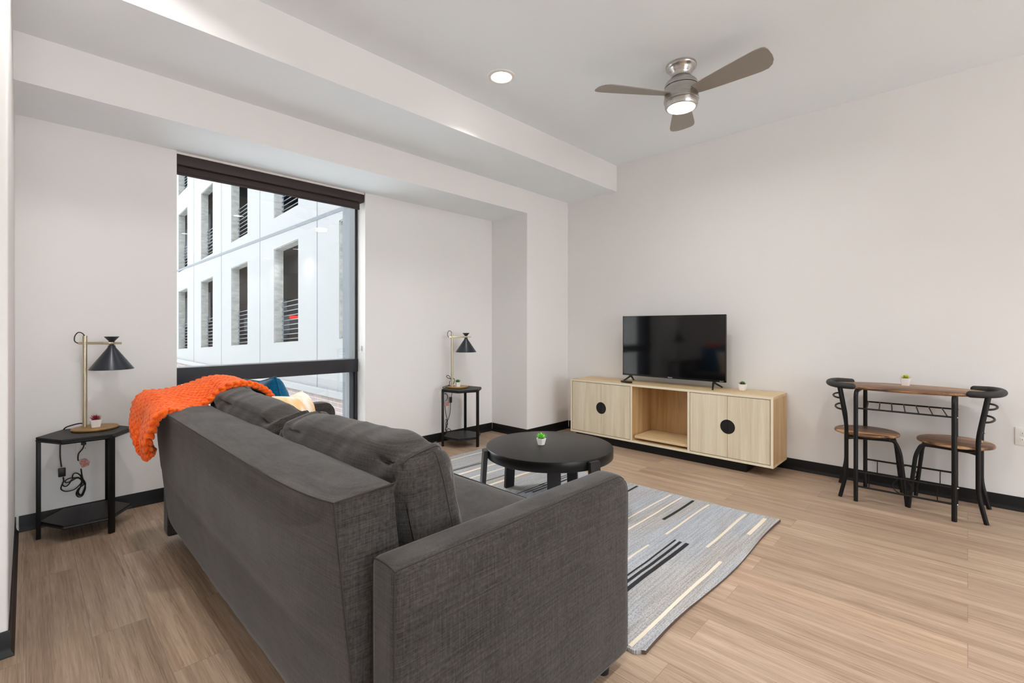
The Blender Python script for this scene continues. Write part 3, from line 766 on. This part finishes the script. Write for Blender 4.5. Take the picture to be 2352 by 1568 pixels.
# ------------------------------------------------------------ coffee table
TX, TY, TR = 2.433, 2.010, .420
ct = thing('coffee_table', 'round black coffee table with flat splayed legs, on the rug', 'coffee table', (TX, TY, .0135))
obj('tabletop', lathe(bmesh.new(), [(.405, .355), (.416, .357), (.420, .361), (.420, .415), (.418, .4195), (.414, .4205), (.001, .4205)], (TX, TY, 0), 96), mat('black_satin_lacquer', srgb(14, 13, 13), .34, spec=.3), ct, angle=50)
M_leg = mat('black_table_leg', srgb(26, 27, 30), .35)
for a in (147, 80, 17, 257, 224):
    M = Matrix.Translation((TX, TY, 0)) @ Matrix.Rotation(R(a), 4, 'Z')
    bm = bmesh.new(); w_ = .040
    top_, bot_ = ([(.4195, .412), (.447, .412)], [(.448, .0135), (.474, .0135)]) if a != 224 else ([(.345, .354), (.372, .354)], [(.355, .0135), (.382, .0135)])
    vs = [bm.verts.new(M @ Vector((x, y, z))) for (x, z) in (top_[0], top_[1], bot_[1], bot_[0]) for y in (-w_, w_)]
    for f in ((0, 1, 3, 2), (2, 3, 5, 4), (4, 5, 7, 6), (6, 7, 1, 0), (0, 2, 4, 6), (1, 7, 5, 3)): bm.faces.new([vs[i] for i in f])
    bmesh.ops.bevel(bm, geom=list(bm.edges), offset=.003, segments=2, affect='EDGES')
    obj('leg', bm, M_leg, ct)

# ------------------------------------------------------------ plants
def leaf(bm, c, d, ln, w, bend=.3, mi=0):
    d = d.normalized(); side = d.cross(Vector((0, 0, 1))); side = side.normalized() if side.length > .05 else Vector((1, 0, 0)); up = side.cross(d)
    secs = []
    for i in range(6):
        t = i/5; p = c + d*ln*t + Vector((0, 0, 1))*bend*ln*t*t; ww = w*(math.sin(PI*min(1, .15+t*.8))**.8)*(1-t**3*.9); th = ww*.35
        secs.append([bm.verts.new(p + side*ww*math.cos(q) + up*th*math.sin(q)) for q in [k*PI/3 for k in range(6)]])
    for a, b in zip(secs, secs[1:]):
        for k in range(6): bm.faces.new((a[k], a[(k+1) % 6], b[(k+1) % 6], b[k])).material_index = mi
    bm.faces.new(secs[0][::-1]).material_index = mi; bm.faces.new(secs[-1]).material_index = mi
def plant(x, y, z, label, n, rt, rb, h, green, leaves, lw, ll, up, rot=0, rounds=2, seed=1, square=False):
    t = thing('succulent', label, 'potted plant', (x, y, z), group='mini succulents in white pots')
    sides = 32 if square else n; bm = bmesh.new(); rnd = random.Random(seed)
    def ring(r, zz):
        out = []
        for k in range(sides):
            q = 2*PI*k/sides; cx_, sx_ = math.cos(q), math.sin(q); m = 1 if not square else .80/((abs(cx_)**6+abs(sx_)**6)**(1/6))
            a_, b_ = r*m*cx_, r*m*sx_; rt_ = rot if not square else rot-PI/4; out.append((x+a_*math.cos(rt_)-b_*math.sin(rt_), y+a_*math.sin(rt_)+b_*math.cos(rt_), z+zz))
        return out
    rs = [[bm.verts.new(p) for p in ring(r, zz)] for r, zz in ((rb, .0006), (rt, h), (rt-.004, h+.0005), (rt-.007, h-.008))]
    for a, b in zip(rs, rs[1:]):
        for k in range(sides): bm.faces.new((a[k], a[(k+1) % sides], b[(k+1) % sides], b[k]))
    bm.faces.new(rs[0][::-1]); bm.faces.new(rs[-1])
    obj('pot', bm, M_ceram, t, angle=30)
    obj('soil', lathe(bmesh.new(), [(rt*.72, h-.009), (rt*.66, h-.003), (.002, h-.001)], (x, y, z), 12), M_soil, t)
    lb = bmesh.new()
    for rr in range(rounds):
        m = max(4, leaves-rr*2)
        for k in range(m):
            a = 2*PI*k/m+rr*.5+rnd.random()*.2; el = up+(1.25-up)*rr/max(1, rounds-1)*.8 + rnd.random()*.12
            leaf(lb, Vector((x, y, z+h-.004+.002*rr)), Vector((math.cos(a)*math.cos(el), math.sin(a)*math.cos(el), math.sin(el))), ll*(1-.12*rr)*(.85+.3*rnd.random()), lw, .15)
    obj('leaves', lb, green, t, angle=80)
    return t
def leafmat(n, a, b):
    m = mat(n, a, .45, Subsurface_Weight=.0); k = NT(m); k.col(k.ramp(k.noise(k.coord(), 45, 2), [(.35, a), (.65, b)])); return m
plant(.297, 3.868-.035, .594, 'burgundy spiky succulent in a rounded white pot on the left lamp base', 4, .036, .026, .047, leafmat('burgundy_leaf', srgb(128, 26, 48), srgb(176, 60, 84)), 11, .0055, .036, .35, .75, 3, 2, True)
plant(3.10, 3.782, .594, 'bushy green succulent in a white pot on the right lamp base', 4, .032, .025, .048, leafmat('deep_green_leaf', srgb(36, 104, 28), srgb(96, 164, 66)), 12, .008, .036, .35, .6, 3, 3, True)
plant(2.393, 2.047, .4215, 'bright green spiky succulent in a faceted white pot on the coffee table', 5, .035, .023, .044, leafmat('bright_green_leaf', srgb(40, 176, 40), srgb(150, 224, 70)), 12, .0055, .044, .4, .25, 3, 4)
plant(4.385, 1.423, .6505, 'dark green rosette succulent in a white pot on the media cabinet', 4, .040, .029, .056, leafmat('dark_green_leaf', srgb(30, 66, 24), srgb(92, 128, 70)), 9, .011, .034, .25, .75, 3, 5, True)
plant(4.36, .318, .7905, 'yellow-green succulent in a square white pot on the bistro table', 4, .037, .028, .052, leafmat('yellow_green_leaf', srgb(176, 180, 40), srgb(222, 222, 80)), 12, .0045, .036, .3, .80, 3, 6, True)

# ------------------------------------------------------------ side tables
def side_table(cx, cy, ph, label):
    t = thing('side_table', label, 'side table', (cx, cy, 0), R(ph), 'matching hexagonal side tables')
    return t
def build_side(t):
    M = WM[t.name]
    hexa = [(.217*math.cos(PI/3*k), .217*math.sin(PI/3*k)) for k in range(6)]
    obj('tabletop', prism(bmesh.new(), hexa, .566, .580, .0025, M=M), M_black, t, smooth=False)
    h2 = [(a*.94, b*.94) for a, b in hexa]
    obj('shelf', prism(bmesh.new(), h2, .088, .100, .0025, M=M), M_black, t, smooth=False)
    fr = bmesh.new(); f2 = bmesh.new()
    for k in range(6):
        a, b = hexa[k], hexa[(k+1) % 6]; tube(fr, [M @ Vector((a[0]*.985, a[1]*.985, .560)), M @ Vector((b[0]*.985, b[1]*.985, .560))], .007, 4)
        tube(f2, [M @ Vector((h2[k][0], h2[k][1], .084)), M @ Vector((h2[(k+1) % 6][0], h2[(k+1) % 6][1], .084))], .006, 4)
    obj('top_rim', fr, M_black, t, smooth=False); obj('shelf_rim', f2, M_black, t, smooth=False)
    for k in (0, 2, 4):
        a = PI/3*k; lg = bmesh.new(); box(lg, (.196, -.014, .001), (.216, .014, .566), bev=.002)
        lg.transform(M @ Matrix.Rotation(a, 4, 'Z')); obj('leg', lg, M_black, t)
t1 = side_table(.255, 3.785, 57, 'black hexagonal side table in the left corner, behind the throw'); build_side(t1)
t2 = copy_tree(t1); t2.location = (3.135, 3.757, 0); t2.rotation_euler = (0, 0, R(40))
tag(t2, 'black hexagonal side table between the window and the column')

# ------------------------------------------------------------ table lamps
def lamp(px, py, ph, label, z=.5805):
    """arm points along +x of the lamp's own frame"""
    t = thing('table_lamp', label, 'lamp', (px, py, z), R(ph), 'matching brass and black table lamps'); M = WM[t.name]
    def X(bm): bm.transform(M); return bm
    obj('lamp_base', X(lathe(bmesh.new(), [(.104, .0), (.112, .002), (.113, .009), (.110, .0125), (.001, .0125)], (.062, 0, 0), 64)), M_lampwood, t)
    obj('pole', X(tube(bmesh.new(), [(0, 0, .012), (0, 0, .572)], .0115, 16)), M_gold, t)
    ar = bmesh.new(); box(ar, (-.035, -.008, .518), (.150, -.001+.009, .534), bev=.002); box(ar, (.168, -.008, .519), (.215, .008, .533), bev=.002)
    tube(ar, [(.148+.022*math.cos(a), .022*math.sin(a), .526) for a in [k*PI/8 for k in range(16)]], .008, 8, closed=True)
    for v in ar.verts: pass
    obj('arm', X(ar), M_gold, t)
    c = (.160, 0, 0)
    obj('lamp_shade', X(lathe(bmesh.new(), [(.109, .366), (.1095, .368), (.020, .500), (.017, .513), (.0155, .513), (.018, .499), (.1075, .3665)], c, 64, cap=False)), M_lampblk, t)
    obj('shade_cap', X(lathe(bmesh.new(), [(.012, .513), (.014, .538), (.036, .564), (.037, .567), (.001, .567)], c, 40)), M_lampblk, t)
    sk = obj('socket', X(lathe(bmesh.new(), [(.014, .505), (.016, .47), (.016, .44), (.012, .435)], c, 20)), M_white, t)
    obj('bulb', X(lathe(bmesh.new(), [(.012, .437), (.024, .42), (.029, .40), (.024, .382), (.010, .374), (.001, .373)], c, 20)), M_white, t)
    return t
l1 = lamp(.252, 3.897, -44, 'brass table lamp with black cone shade on the left corner side table')
l2 = copy_tree(l1); l2.location = (3.075, 3.846, .5805); l2.rotation_euler = (0, 0, R(-16))
WM[l2.name] = Matrix.Translation((3.075, 3.846, .5805)) @ Matrix.Rotation(R(-16), 4, 'Z')
tag(l2, 'brass table lamp with black cone shade on the side table by the column')
# camera-independent cord routes in world metres
def cord(t, pts, r=.0032, k=6): obj('power_cord', tube(bmesh.new(), smoothpath(pts, k), r, 8), M_rubber, t)
def W1(px, py, Y=3.965):     # a point on a plane just off the window wall, from its measured direction
    u = (px-1176)/1081; w_ = -(py-753)/1081; ca, sa = math.cos(R(44.08)), math.sin(R(44.08)); t_ = Y/(sa-u*ca); return (t_*(ca+u*sa), Y, 1.2+w_*t_)
cord(l1, [(.252, 3.897, 1.148), (.240, 3.905, 1.168), (.222, 3.915, 1.172), (.208, 3.925, 1.15), (.207, 3.925, 1.12), (.222, 3.921, 1.106)], .003)
cord(l1, [(.249, 3.91, .607), (.235, 3.925, .613), (.20, 3.945, .605), (.165, 3.965, .588), (.152, 3.972, .55)] + [W1(*p) for p in ((139, 1015), (138, 1045), (141, 1072))], .0036)
obj('cord_switch', B(tuple(Vector(W1(133.5, 1096))+Vector((0, -.006, 0))), tuple(Vector(W1(151, 1073))+Vector((0, .006, 0))), bev=.004), M_rubber, l1)
loops = [[(145, 1095), (146, 1105), (141, 1116), (141, 1124), (152, 1128), (170, 1124), (184, 1112), (187, 1103), (178, 1097), (160, 1098), (150, 1104), (152, 1108), (163, 1105), (176, 1098), (188, 1100), (192, 1112), (180, 1122), (175, 1134), (181, 1141), (190, 1137), (195, 1122), (195, 1110), (190, 1100)],
 [(147, 1103), (143, 1112), (150, 1117), (158, 1112), (166, 1100), (180, 1096), (189, 1106), (183, 1122), (178, 1132), (184, 1138), (193, 1130), (196, 1116), (188, 1100), (185, 1090)],
 [(166, 1096), (168, 1089), (174, 1086), (182, 1089), (188, 1097), (196, 1110), (192, 1126), (186, 1136), (180, 1130), (185, 1116), (189, 1106), (188, 1090), (186, 1076)],
 [(186, 1076), (187, 1085), (191, 1101), (197, 1112)], [(193, 1021), (190, 1030), (181, 1041), (179, 1052), (180, 1058)]]
for i, lp in enumerate(loops): cord(l1, [W1(x, y, 3.972-.004*(i % 3)) for x, y in lp], .0034, 4)
obj('plug', B(tuple(Vector(W1(186.5, 1022))+Vector((0, -.012, 0))), tuple(Vector(W1(198, 1015))+Vector((0, .026, 0))), bev=.004), M_rubber, l1)
M_tag = mat('red_print_paper_tag', srgb(222, 190, 182), .8); k = NT(M_tag)
k.col(k.ramp(k.noise(k.coord((40, 10, 180)), 2, 4, .7), [(.45, srgb(196, 96, 84)), (.6, srgb(236, 214, 208))]))
def quadtag(t, pp, Y, parent):
    bm = bmesh.new(); a = [bm.verts.new(W1(x, y, Y+dy)) for x, y, dy in pp]; f = bm.faces.new(a)
    r_ = bmesh.ops.extrude_face_region(bm, geom=[f]); bmesh.ops.translate(bm, verts=[v for v in r_['geom'] if isinstance(v, bmesh.types.BMVert)], vec=(0, .0008, 0)); return obj('warning_tag', bm, M_tag, parent, smooth=False)
quadtag(l1, [(180, 1058, 0), (197, 1053, -.006), (207, 1060, 0), (204, 1069, .004), (188, 1074, 0)], 3.962, l1)
cord(l2, [(3.075, 3.846, 1.148), (3.063, 3.85, 1.166), (3.043, 3.853, 1.17), (3.028, 3.856, 1.15), (3.028, 3.856, 1.12), (3.042, 3.854, 1.106)], .003)
cord(l2, [(3.073, 3.86, .66), (3.055, 3.862, .70), (3.03, 3.865, .71), (3.02, 3.865, .695), (3.05, 3.85, .675), (3.095, 3.835, .672), (3.10, 3.84, .64), (3.085, 3.85, .61), (3.05, 3.88, .60)], .0034)
cord(l2, [(3.07, 3.86, .655), (3.058, 3.865, .64), (3.06, 3.87, .61), (3.05, 3.93, .588), (3.06, 3.975, .57)] + [W1(*p) for p in ((1037, 900), (1036, 912))], .0034)
obj('cord_switch', B(tuple(Vector(W1(1033, 925))+Vector((0, -.006, 0))), tuple(Vector(W1(1038, 911))+Vector((0, .006, 0))), bev=.004), M_rubber, l2)
for lp in ([(1035, 924), (1034, 945), (1030, 962), (1026, 968), (1024, 975), (1028, 982)], [(1021, 904), (1026, 905), (1028, 913), (1024, 921)], [(1022, 930), (1024, 950), (1028, 968), (1024, 980), (1026, 990), (1029, 984), (1034, 986), (1037, 992), (1034, 998)], [(1024, 962), (1028, 970), (1027, 978), (1023, 986), (1027, 992)]):
    cord(l2, [W1(x, y, 3.975) for x, y in lp], .0036, 5)
quadtag(l2, [(1023, 922, 0), (1033, 924, -.004), (1032, 931, 0), (1022, 932, 0)], 3.965, l2)

# ------------------------------------------------------------ outlets
def outlet(M, label, gangs=1):
    t = thing('wall_outlet', label, 'electrical outlet', tuple(M.translation)); 
    w_ = .0395*gangs + (.006 if gangs > 1 else 0)
    bm = B((-w_, -.006, -.058), (w_, 0, .058), bev=.003); bm.transform(M); obj('cover_plate', bm, M_white, t)
    for g_ in range(gangs):
        cx = 0 if gangs == 1 else (-.023+.046*g_)
        for dz in (-.020, .020):
            bm = B((cx-.016, -.0075, dz-.014), (cx+.016, -.005, dz+.014), bev=.002)
            for sx in (-.006, .006): box(bm, (cx+sx-.0012, -.0078, dz-.002), (cx+sx+.0012, -.0070, dz+.006), mi=1)
            bm.transform(M); obj('receptacle', bm, [M_white, M_matte], t)
    return t
outlet(Matrix.Translation((.254, 4.01, .46)), 'white outlet plate with a plug, under the left side table')
outlet(Matrix.Translation((3.035+.03, 4.01, .476)), 'white outlet plate half hidden behind the right side table')
outlet(Matrix.Translation((4.53, -.262, .49)) @ Matrix.Rotation(R(-90), 4, 'Z'), 'white outlet plate on the right wall beyond the bistro set', 1)

# ------------------------------------------------------------ media cabinet
cab = thing('media_cabinet', 'long pale birch media cabinet with round black pulls against the right wall', 'cabinet', (4.33, 2.11, 0))
CX0, CX1, CY0, CY1, CZ0, CZ1 = 4.125, 4.512, 1.108, 3.105, .082, .649
T_ = .020
def panel(a, b, m=M_ply_h, name='carcass'): return B(a, b, bev=.0012)
cb1 = bmesh.new()
for a, b in (((CX0, CY0, CZ1-T_), (CX1, CY1, CZ1)), ((CX0, CY0, CZ0), (CX1, CY1, CZ0+T_))): box(cb1, a, b)
obj('top_and_bottom', cb1, M_ply_h, cab, smooth=False)
cb2 = bmesh.new()
for a, b in (((CX0, CY0, CZ0+T_), (CX1, CY0+T_, CZ1-T_)), ((CX0, CY1-T_, CZ0+T_), (CX1, CY1, CZ1-T_))): box(cb2, a, b)
for y in (1.787, 2.36): box(cb2, (CX0+.003, y, CZ0+T_), (CX1, y+.020, CZ1-T_))
box(cb2, (CX1-.008, CY0+T_, CZ0+T_), (CX1-.001, CY1-T_, CZ1-T_))
M_side = wood('birch_veneer_side', srgb(178, 140, 92), srgb(196, 160, 112), srgb(208, 176, 130), 2, .6)
obj('side_panel', cb2, M_side, cab, smooth=False)
ed = bmesh.new()      # pale edge banding on the front edges
for a, b in (((CX0-.0012, CY0+T_, CZ1-T_), (CX0+.0005, CY1-T_, CZ1-.0005)), ((CX0-.0012, CY0+T_, CZ0+.0005), (CX0+.0005, CY1-T_, CZ0+T_)), ((CX0-.0012, CY0, CZ0), (CX0+.0005, CY0+T_, CZ1-.001)), ((CX0-.0012, CY1-T_, CZ0), (CX0+.0005, CY1, CZ1-.001)),
             ((CX0+.0015, 1.787, CZ0+T_), (CX0+.0035, 1.807, CZ1-T_)), ((CX0+.0015, 2.36, CZ0+T_), (CX0+.0035, 2.38, CZ1-T_))): box(ed, a, b)
obj('edge_banding', ed, M_ply_e, cab, smooth=False)
def hole_door(y0, y1, z0, z1, cy, cz, r, side):
    # door slab whose inner edge is cut by the half circle of the pull, built in strips
    bm = bmesh.new(); n = 20; inner = y0 if side > 0 else y1; outer = y1 if side > 0 else y0
    rows = [(inner, z1)] + [(inner + side*max(0, r*math.sin(PI*k/n)-.001), cz + r*math.cos(PI*k/n)) for k in range(n+1)] + [(inner, z0)]
    F, G = [], []
    for y, z in rows: F.append((bm.verts.new((CX0+.001, y, z)), bm.verts.new((CX0+.001, outer, z)))); G.append((bm.verts.new((CX0+.019, y, z)), bm.verts.new((CX0+.019, outer, z))))
    for i in range(len(rows)-1):
        bm.faces.new((F[i][0], F[i][1], F[i+1][1], F[i+1][0])); bm.faces.new((G[i][0], G[i+1][0], G[i+1][1], G[i][1]))
        bm.faces.new((F[i][0], F[i+1][0], G[i+1][0], G[i][0])); bm.faces.new((F[i][1], G[i][1], G[i+1][1], F[i+1][1]))
    bm.faces.new((F[0][0], G[0][0], G[0][1], F[0][1])); bm.faces.new((F[-1][0], F[-1][1], G[-1][1], G[-1][0]))
    return bm
def door_pair(ya, yb, cy, cz, r):
    z0, z1 = CZ0+T_+.0045, CZ1-T_-.0045
    for (y0, y1, sd) in ((ya+.0045, cy-.0014, -1), (cy+.0014, yb-.0045, 1)):
        d = obj('cabinet_door', hole_door(y0, y1, z0, z1, cy, cz, r, sd), M_ply_v, cab, smooth=False)
        n = 20; pb = bmesh.new(); pts = [(cy+sd*.0012, cz+r-.001)] + [(cy+sd*max(.0012, (r-.001)*math.sin(PI*k/n)), cz+(r-.001)*math.cos(PI*k/n)) for k in range(1, n)] + [(cy+sd*.0012, cz-r+.001)]
        a = [pb.verts.new((CX0+.006, y, z)) for y, z in pts]; b = [pb.verts.new((CX0+.016, y, z)) for y, z in pts]
        pb.faces.new(a); pb.faces.new(b[::-1])
        for i in range(len(a)): pb.faces.new((a[i], a[(i+1) % len(a)], b[(i+1) % len(a)], b[i]))
        h = obj('round_pull', pb, M_matte, d, smooth=False)
door_pair(CY0+T_, 1.787, 1.460, .364, .061); door_pair(2.38, CY1-T_, 2.719, .374, .061)
obj('inner_shelf', B((CX0+.02, 1.809, .125), (CX1-.01, 2.345, .15), bev=.001), M_ply_h, cab, smooth=False)
obj('plinth', B((4.165, 1.32, .001), (4.50, 3.06, CZ0), bev=.002), M_base, cab, smooth=False)

# ------------------------------------------------------------ television
tv = thing('television', 'black flat-screen television on the media cabinet', 'television', (4.33, 2.06, .6505))
VX, VY0, VY1, VZ0, VZ1 = 4.325, 1.545, 2.582, .713, 1.322
obj('screen_panel', B((VX+.004, VY0, VZ0), (VX+.03, VY1, VZ1), bev=.004), M_bezel, tv)
obj('rear_housing', B((VX+.03, VY0+.12, VZ0+.03), (VX+.075, VY1-.12, VZ1-.18), bev=.015), M_matte, tv)
obj('bezel', box(box(box(B((VX, VY0, VZ0), (VX+.005, VY1, VZ0+.018)), (VX, VY0, VZ1-.007), (VX+.005, VY1, VZ1)), (VX, VY0, VZ0), (VX+.005, VY0+.007, VZ1)), (VX, VY1-.007, VZ0), (VX+.005, VY1, VZ1)), M_bezel, tv, smooth=False)
obj('screen', B((VX+.002, VY0+.007, VZ0+.018), (VX+.0045, VY1-.007, VZ1-.007)), M_screen, tv, smooth=False)
for s, yy in ((1, 2.50), (-1, 1.655)):
    bm = bmesh.new()
    for x2 in (4.235, 4.455):
        tube(bm, [(VX+.018, yy, .712), (VX+.018+(x2-VX-.018)*.25, yy+s*.004, .695), (x2, yy+s*.030, .657)], lambda t: .012-.005*t, 8)
        lathe(bm, [(.008, 0), (.008, .008)], (x2, yy+s*.030, .6508), 12)
    obj('stand_foot', bm, M_matte, tv)
def text(s, size, y, z, m, parent, name, x=VX-.0008):
    cu = bpy.data.curves.new('t', 'FONT'); cu.body = s; cu.size = size; cu.align_x = 'CENTER'; cu.extrude = .0004
    o = bpy.data.objects.new('t', cu); C.objects.link(o); bpy.context.view_layer.update()
    me = bpy.data.meshes.new_from_object(o); bpy.data.objects.remove(o)
    bm = bmesh.new(); bm.from_mesh(me); bm.transform(Matrix.Translation((x, y, z)) @ Matrix(((0, 0, -1, 0), (-1, 0, 0, 0), (0, 1, 0, 0), (0, 0, 0, 1))))
    return obj(name, bm, m, parent, smooth=False)
text('Hisense', .0145, 2.065, VZ0+.0055, M_silver, tv, 'front_logo')
text('Roku TV', .0095, VY0+.035, VZ0+.0065, M_silver, tv, 'corner_logo')
rc = thing('remote_control', 'small black remote control lying by the left television foot', 'remote control', (4.20, 2.465, .6505), R(75))
bm = B((-.065, -.02, .0005), (.065, .02, .018), bev=.007, seg=3); bm.transform(WM[rc.name]); obj('remote_body', bm, M_matte, rc)
bm = bmesh.new()
for i in range(5):
    for j in range(2): lathe(bm, [(.004, .018), (.0035, .0195)], (-.04+.018*i, -.008+.016*j, 0), 10)
bm.transform(WM[rc.name]); obj('button', bm, mat('dark_grey_button', srgb(60, 60, 64), .5), rc); tag(rc.children[-1], kind='stuff')

# ------------------------------------------------------------ bistro set
bt = thing('bistro_table', 'oval bistro table with brown wooden top and black tube legs', 'table', (4.21, .31, 0))
OX, OY, OA, OB, OZ = 4.235, .312, .235, .435, .790
bm = bmesh.new(); n = 96
def oval(sc, z): return [bm.verts.new((OX+OA*sc*math.cos(2*PI*k/n), OY+OB*math.copysign(abs(math.sin(2*PI*k/n))**.95, math.sin(2*PI*k/n))*sc, z)) for k in range(n)]
rg = [oval(.975, OZ-.018), oval(.995, OZ-.015), oval(1, OZ-.009), oval(.996, OZ-.003), oval(.985, OZ)]
for a, b in zip(rg, rg[1:]):
    for k_ in range(n): bm.faces.new((a[k_], a[(k_+1) % n], b[(k_+1) % n], b[k_]))
bm.faces.new(rg[0][::-1]); bm.faces.new(rg[-1]); obj('tabletop', bm, M_rustic, bt, angle=60)
LX0, LX1, LY0, LY1 = 4.005, 4.425, .060, .558
for y in (LY0, LY1):
    for (xa, xb) in ((LX0, LX1), (LX1, LX0)):
        pth = fillet([(xa, y, .001), (xa, y, .762), ((xa+xb)/2, y, .762)], .05)
        obj('leg', tube(bmesh.new(), pth, .0135, 12), M_black, bt)
for (x, nm) in ((LX0, 'front'), (LX1, 'back')):
    pass
rk = bmesh.new()
for x in (LX0+.004, LX1-.004): tube(rk, [(x, LY0, .645), (x, LY1, .645)], .0055, 8)
for i in range(7):
    y = LY0+.05+i*(LY1-LY0-.09)/6; tube(rk, [(LX0+.004, y-.02, .645), (LX1-.004, y+.02, .645)], .004, 8)
obj('bottle_rack', rk, M_black, bt)
for x in (LX0, LX1):
    sr = bmesh.new()
    for z in (.106, .208): tube(sr, [(x, LY0, z), (x, LY1, z)], .0065, 8)
    for y in (.485, .138): tube(sr, [(x, y, .106), (x, y, .208)], .0028, 6)
    tube(sr, [(x, .31+.048*math.cos(a), .157+.048*math.sin(a)) for a in [2*PI*k_/32 for k_ in range(32)]], .0028, 6, closed=True)
    obj('stretcher', sr, M_black, bt)
scw = bmesh.new()
for z in (.106, .208, .645): sphere(scw, (LX0+.002, LY0-.0125, z), .0055, u=10, v=6)
for z in (.106, .208, .645): sphere(scw, (LX1, LY0-.0135, z), .005, u=10, v=6)
obj('screw', scw, M_screw, bt); tag(bt.children[-1], kind='stuff')

def bistro_chair(cx, cy, label, rz=0):
    """backrest towards +y of its own frame; origin under the seat centre"""
    t = thing('bistro_chair', label, 'chair', (cx, cy, 0), rz, 'bistro chairs tucked at the oval table'); M = WM[t.name]
    def X(bm): bm.transform(M); return bm
    obj('seat', X(lathe(bmesh.new(), [(.184, .438), (.190, .441), (.192, .448), (.189, .456), (.184, .459), (.001, .459)], (0, 0, 0), 72)), M_rustic, t, angle=60)
    for s in (-1, 1):
        x = s*.182
        pth = fillet([(x, .155, .001), (x, .118, .17), (x, .118, .52), (x, .160, .782)], .05)
        obj('rear_leg', X(tube(bmesh.new(), pth, .0125, 12)), M_black, t)
        pth = fillet([(s*.165, -.215, .001), (s*.165, -.178, .36), (s*.150, -.150, .430), (s*.14, -.10, .430), (s*.15, .118, .425)], .04)
        obj('front_leg', X(tube(bmesh.new(), pth, .012, 12)), M_black, t)
    fr = bmesh.new(); tube(fr, [(-.182, .118, .425), (.182, .118, .425)], .009, 8); tube(fr, [(-.165, -.13, .430), (.165, -.13, .430)], .009, 8)
    for s in (-1, 1): tube(fr, [(s*.182, .118, .420), (s*.13, .02, .432)], .009, 8)
    obj('seat_frame', X(fr), M_black, t)
    hp = [(-.188, .085, .790), (-.188, .125, .791), (-.172, .17, .793), (-.11, .205, .794), (0, .222, .794), (.11, .205, .794), (.172, .17, .793), (.188, .125, .791), (.188, .085, .790)]
    hb = tube(bmesh.new(), smoothpath(hp, 6), .021, 16)
    for p in (hp[0], hp[-1]): sphere(hb, p, .021, u=16, v=10)
    obj('padded_rail', X(hb), M_foam, t)
    for z, yo in ((.70, .147), (.62, .134)):
        obj('back_rod', X(tube(bmesh.new(), smoothpath([(-.178, yo, z), (-.12, yo+.036, z), (0, yo+.050, z), (.12, yo+.036, z), (.178, yo, z)], 6), .0065, 8)), M_black, t)
    sc_ = bmesh.new()
    for s in (-1, 1):
        for z in (.56, .50): sphere(sc_, (s*.182, .133, z), .005, u=8, v=6)
    obj('screw', X(sc_), M_screw, t)
    return t
ch = bistro_chair(4.245, .530, 'left bistro chair, padded rail wrapping the table end nearer the cabinet', R(9))
c2 = copy_tree(ch); c2.location = (4.262, .062, 0); c2.rotation_euler = (0, 0, PI-R(3))
tag(c2, 'right bistro chair, padded rail wrapping the table end further from the cabinet')
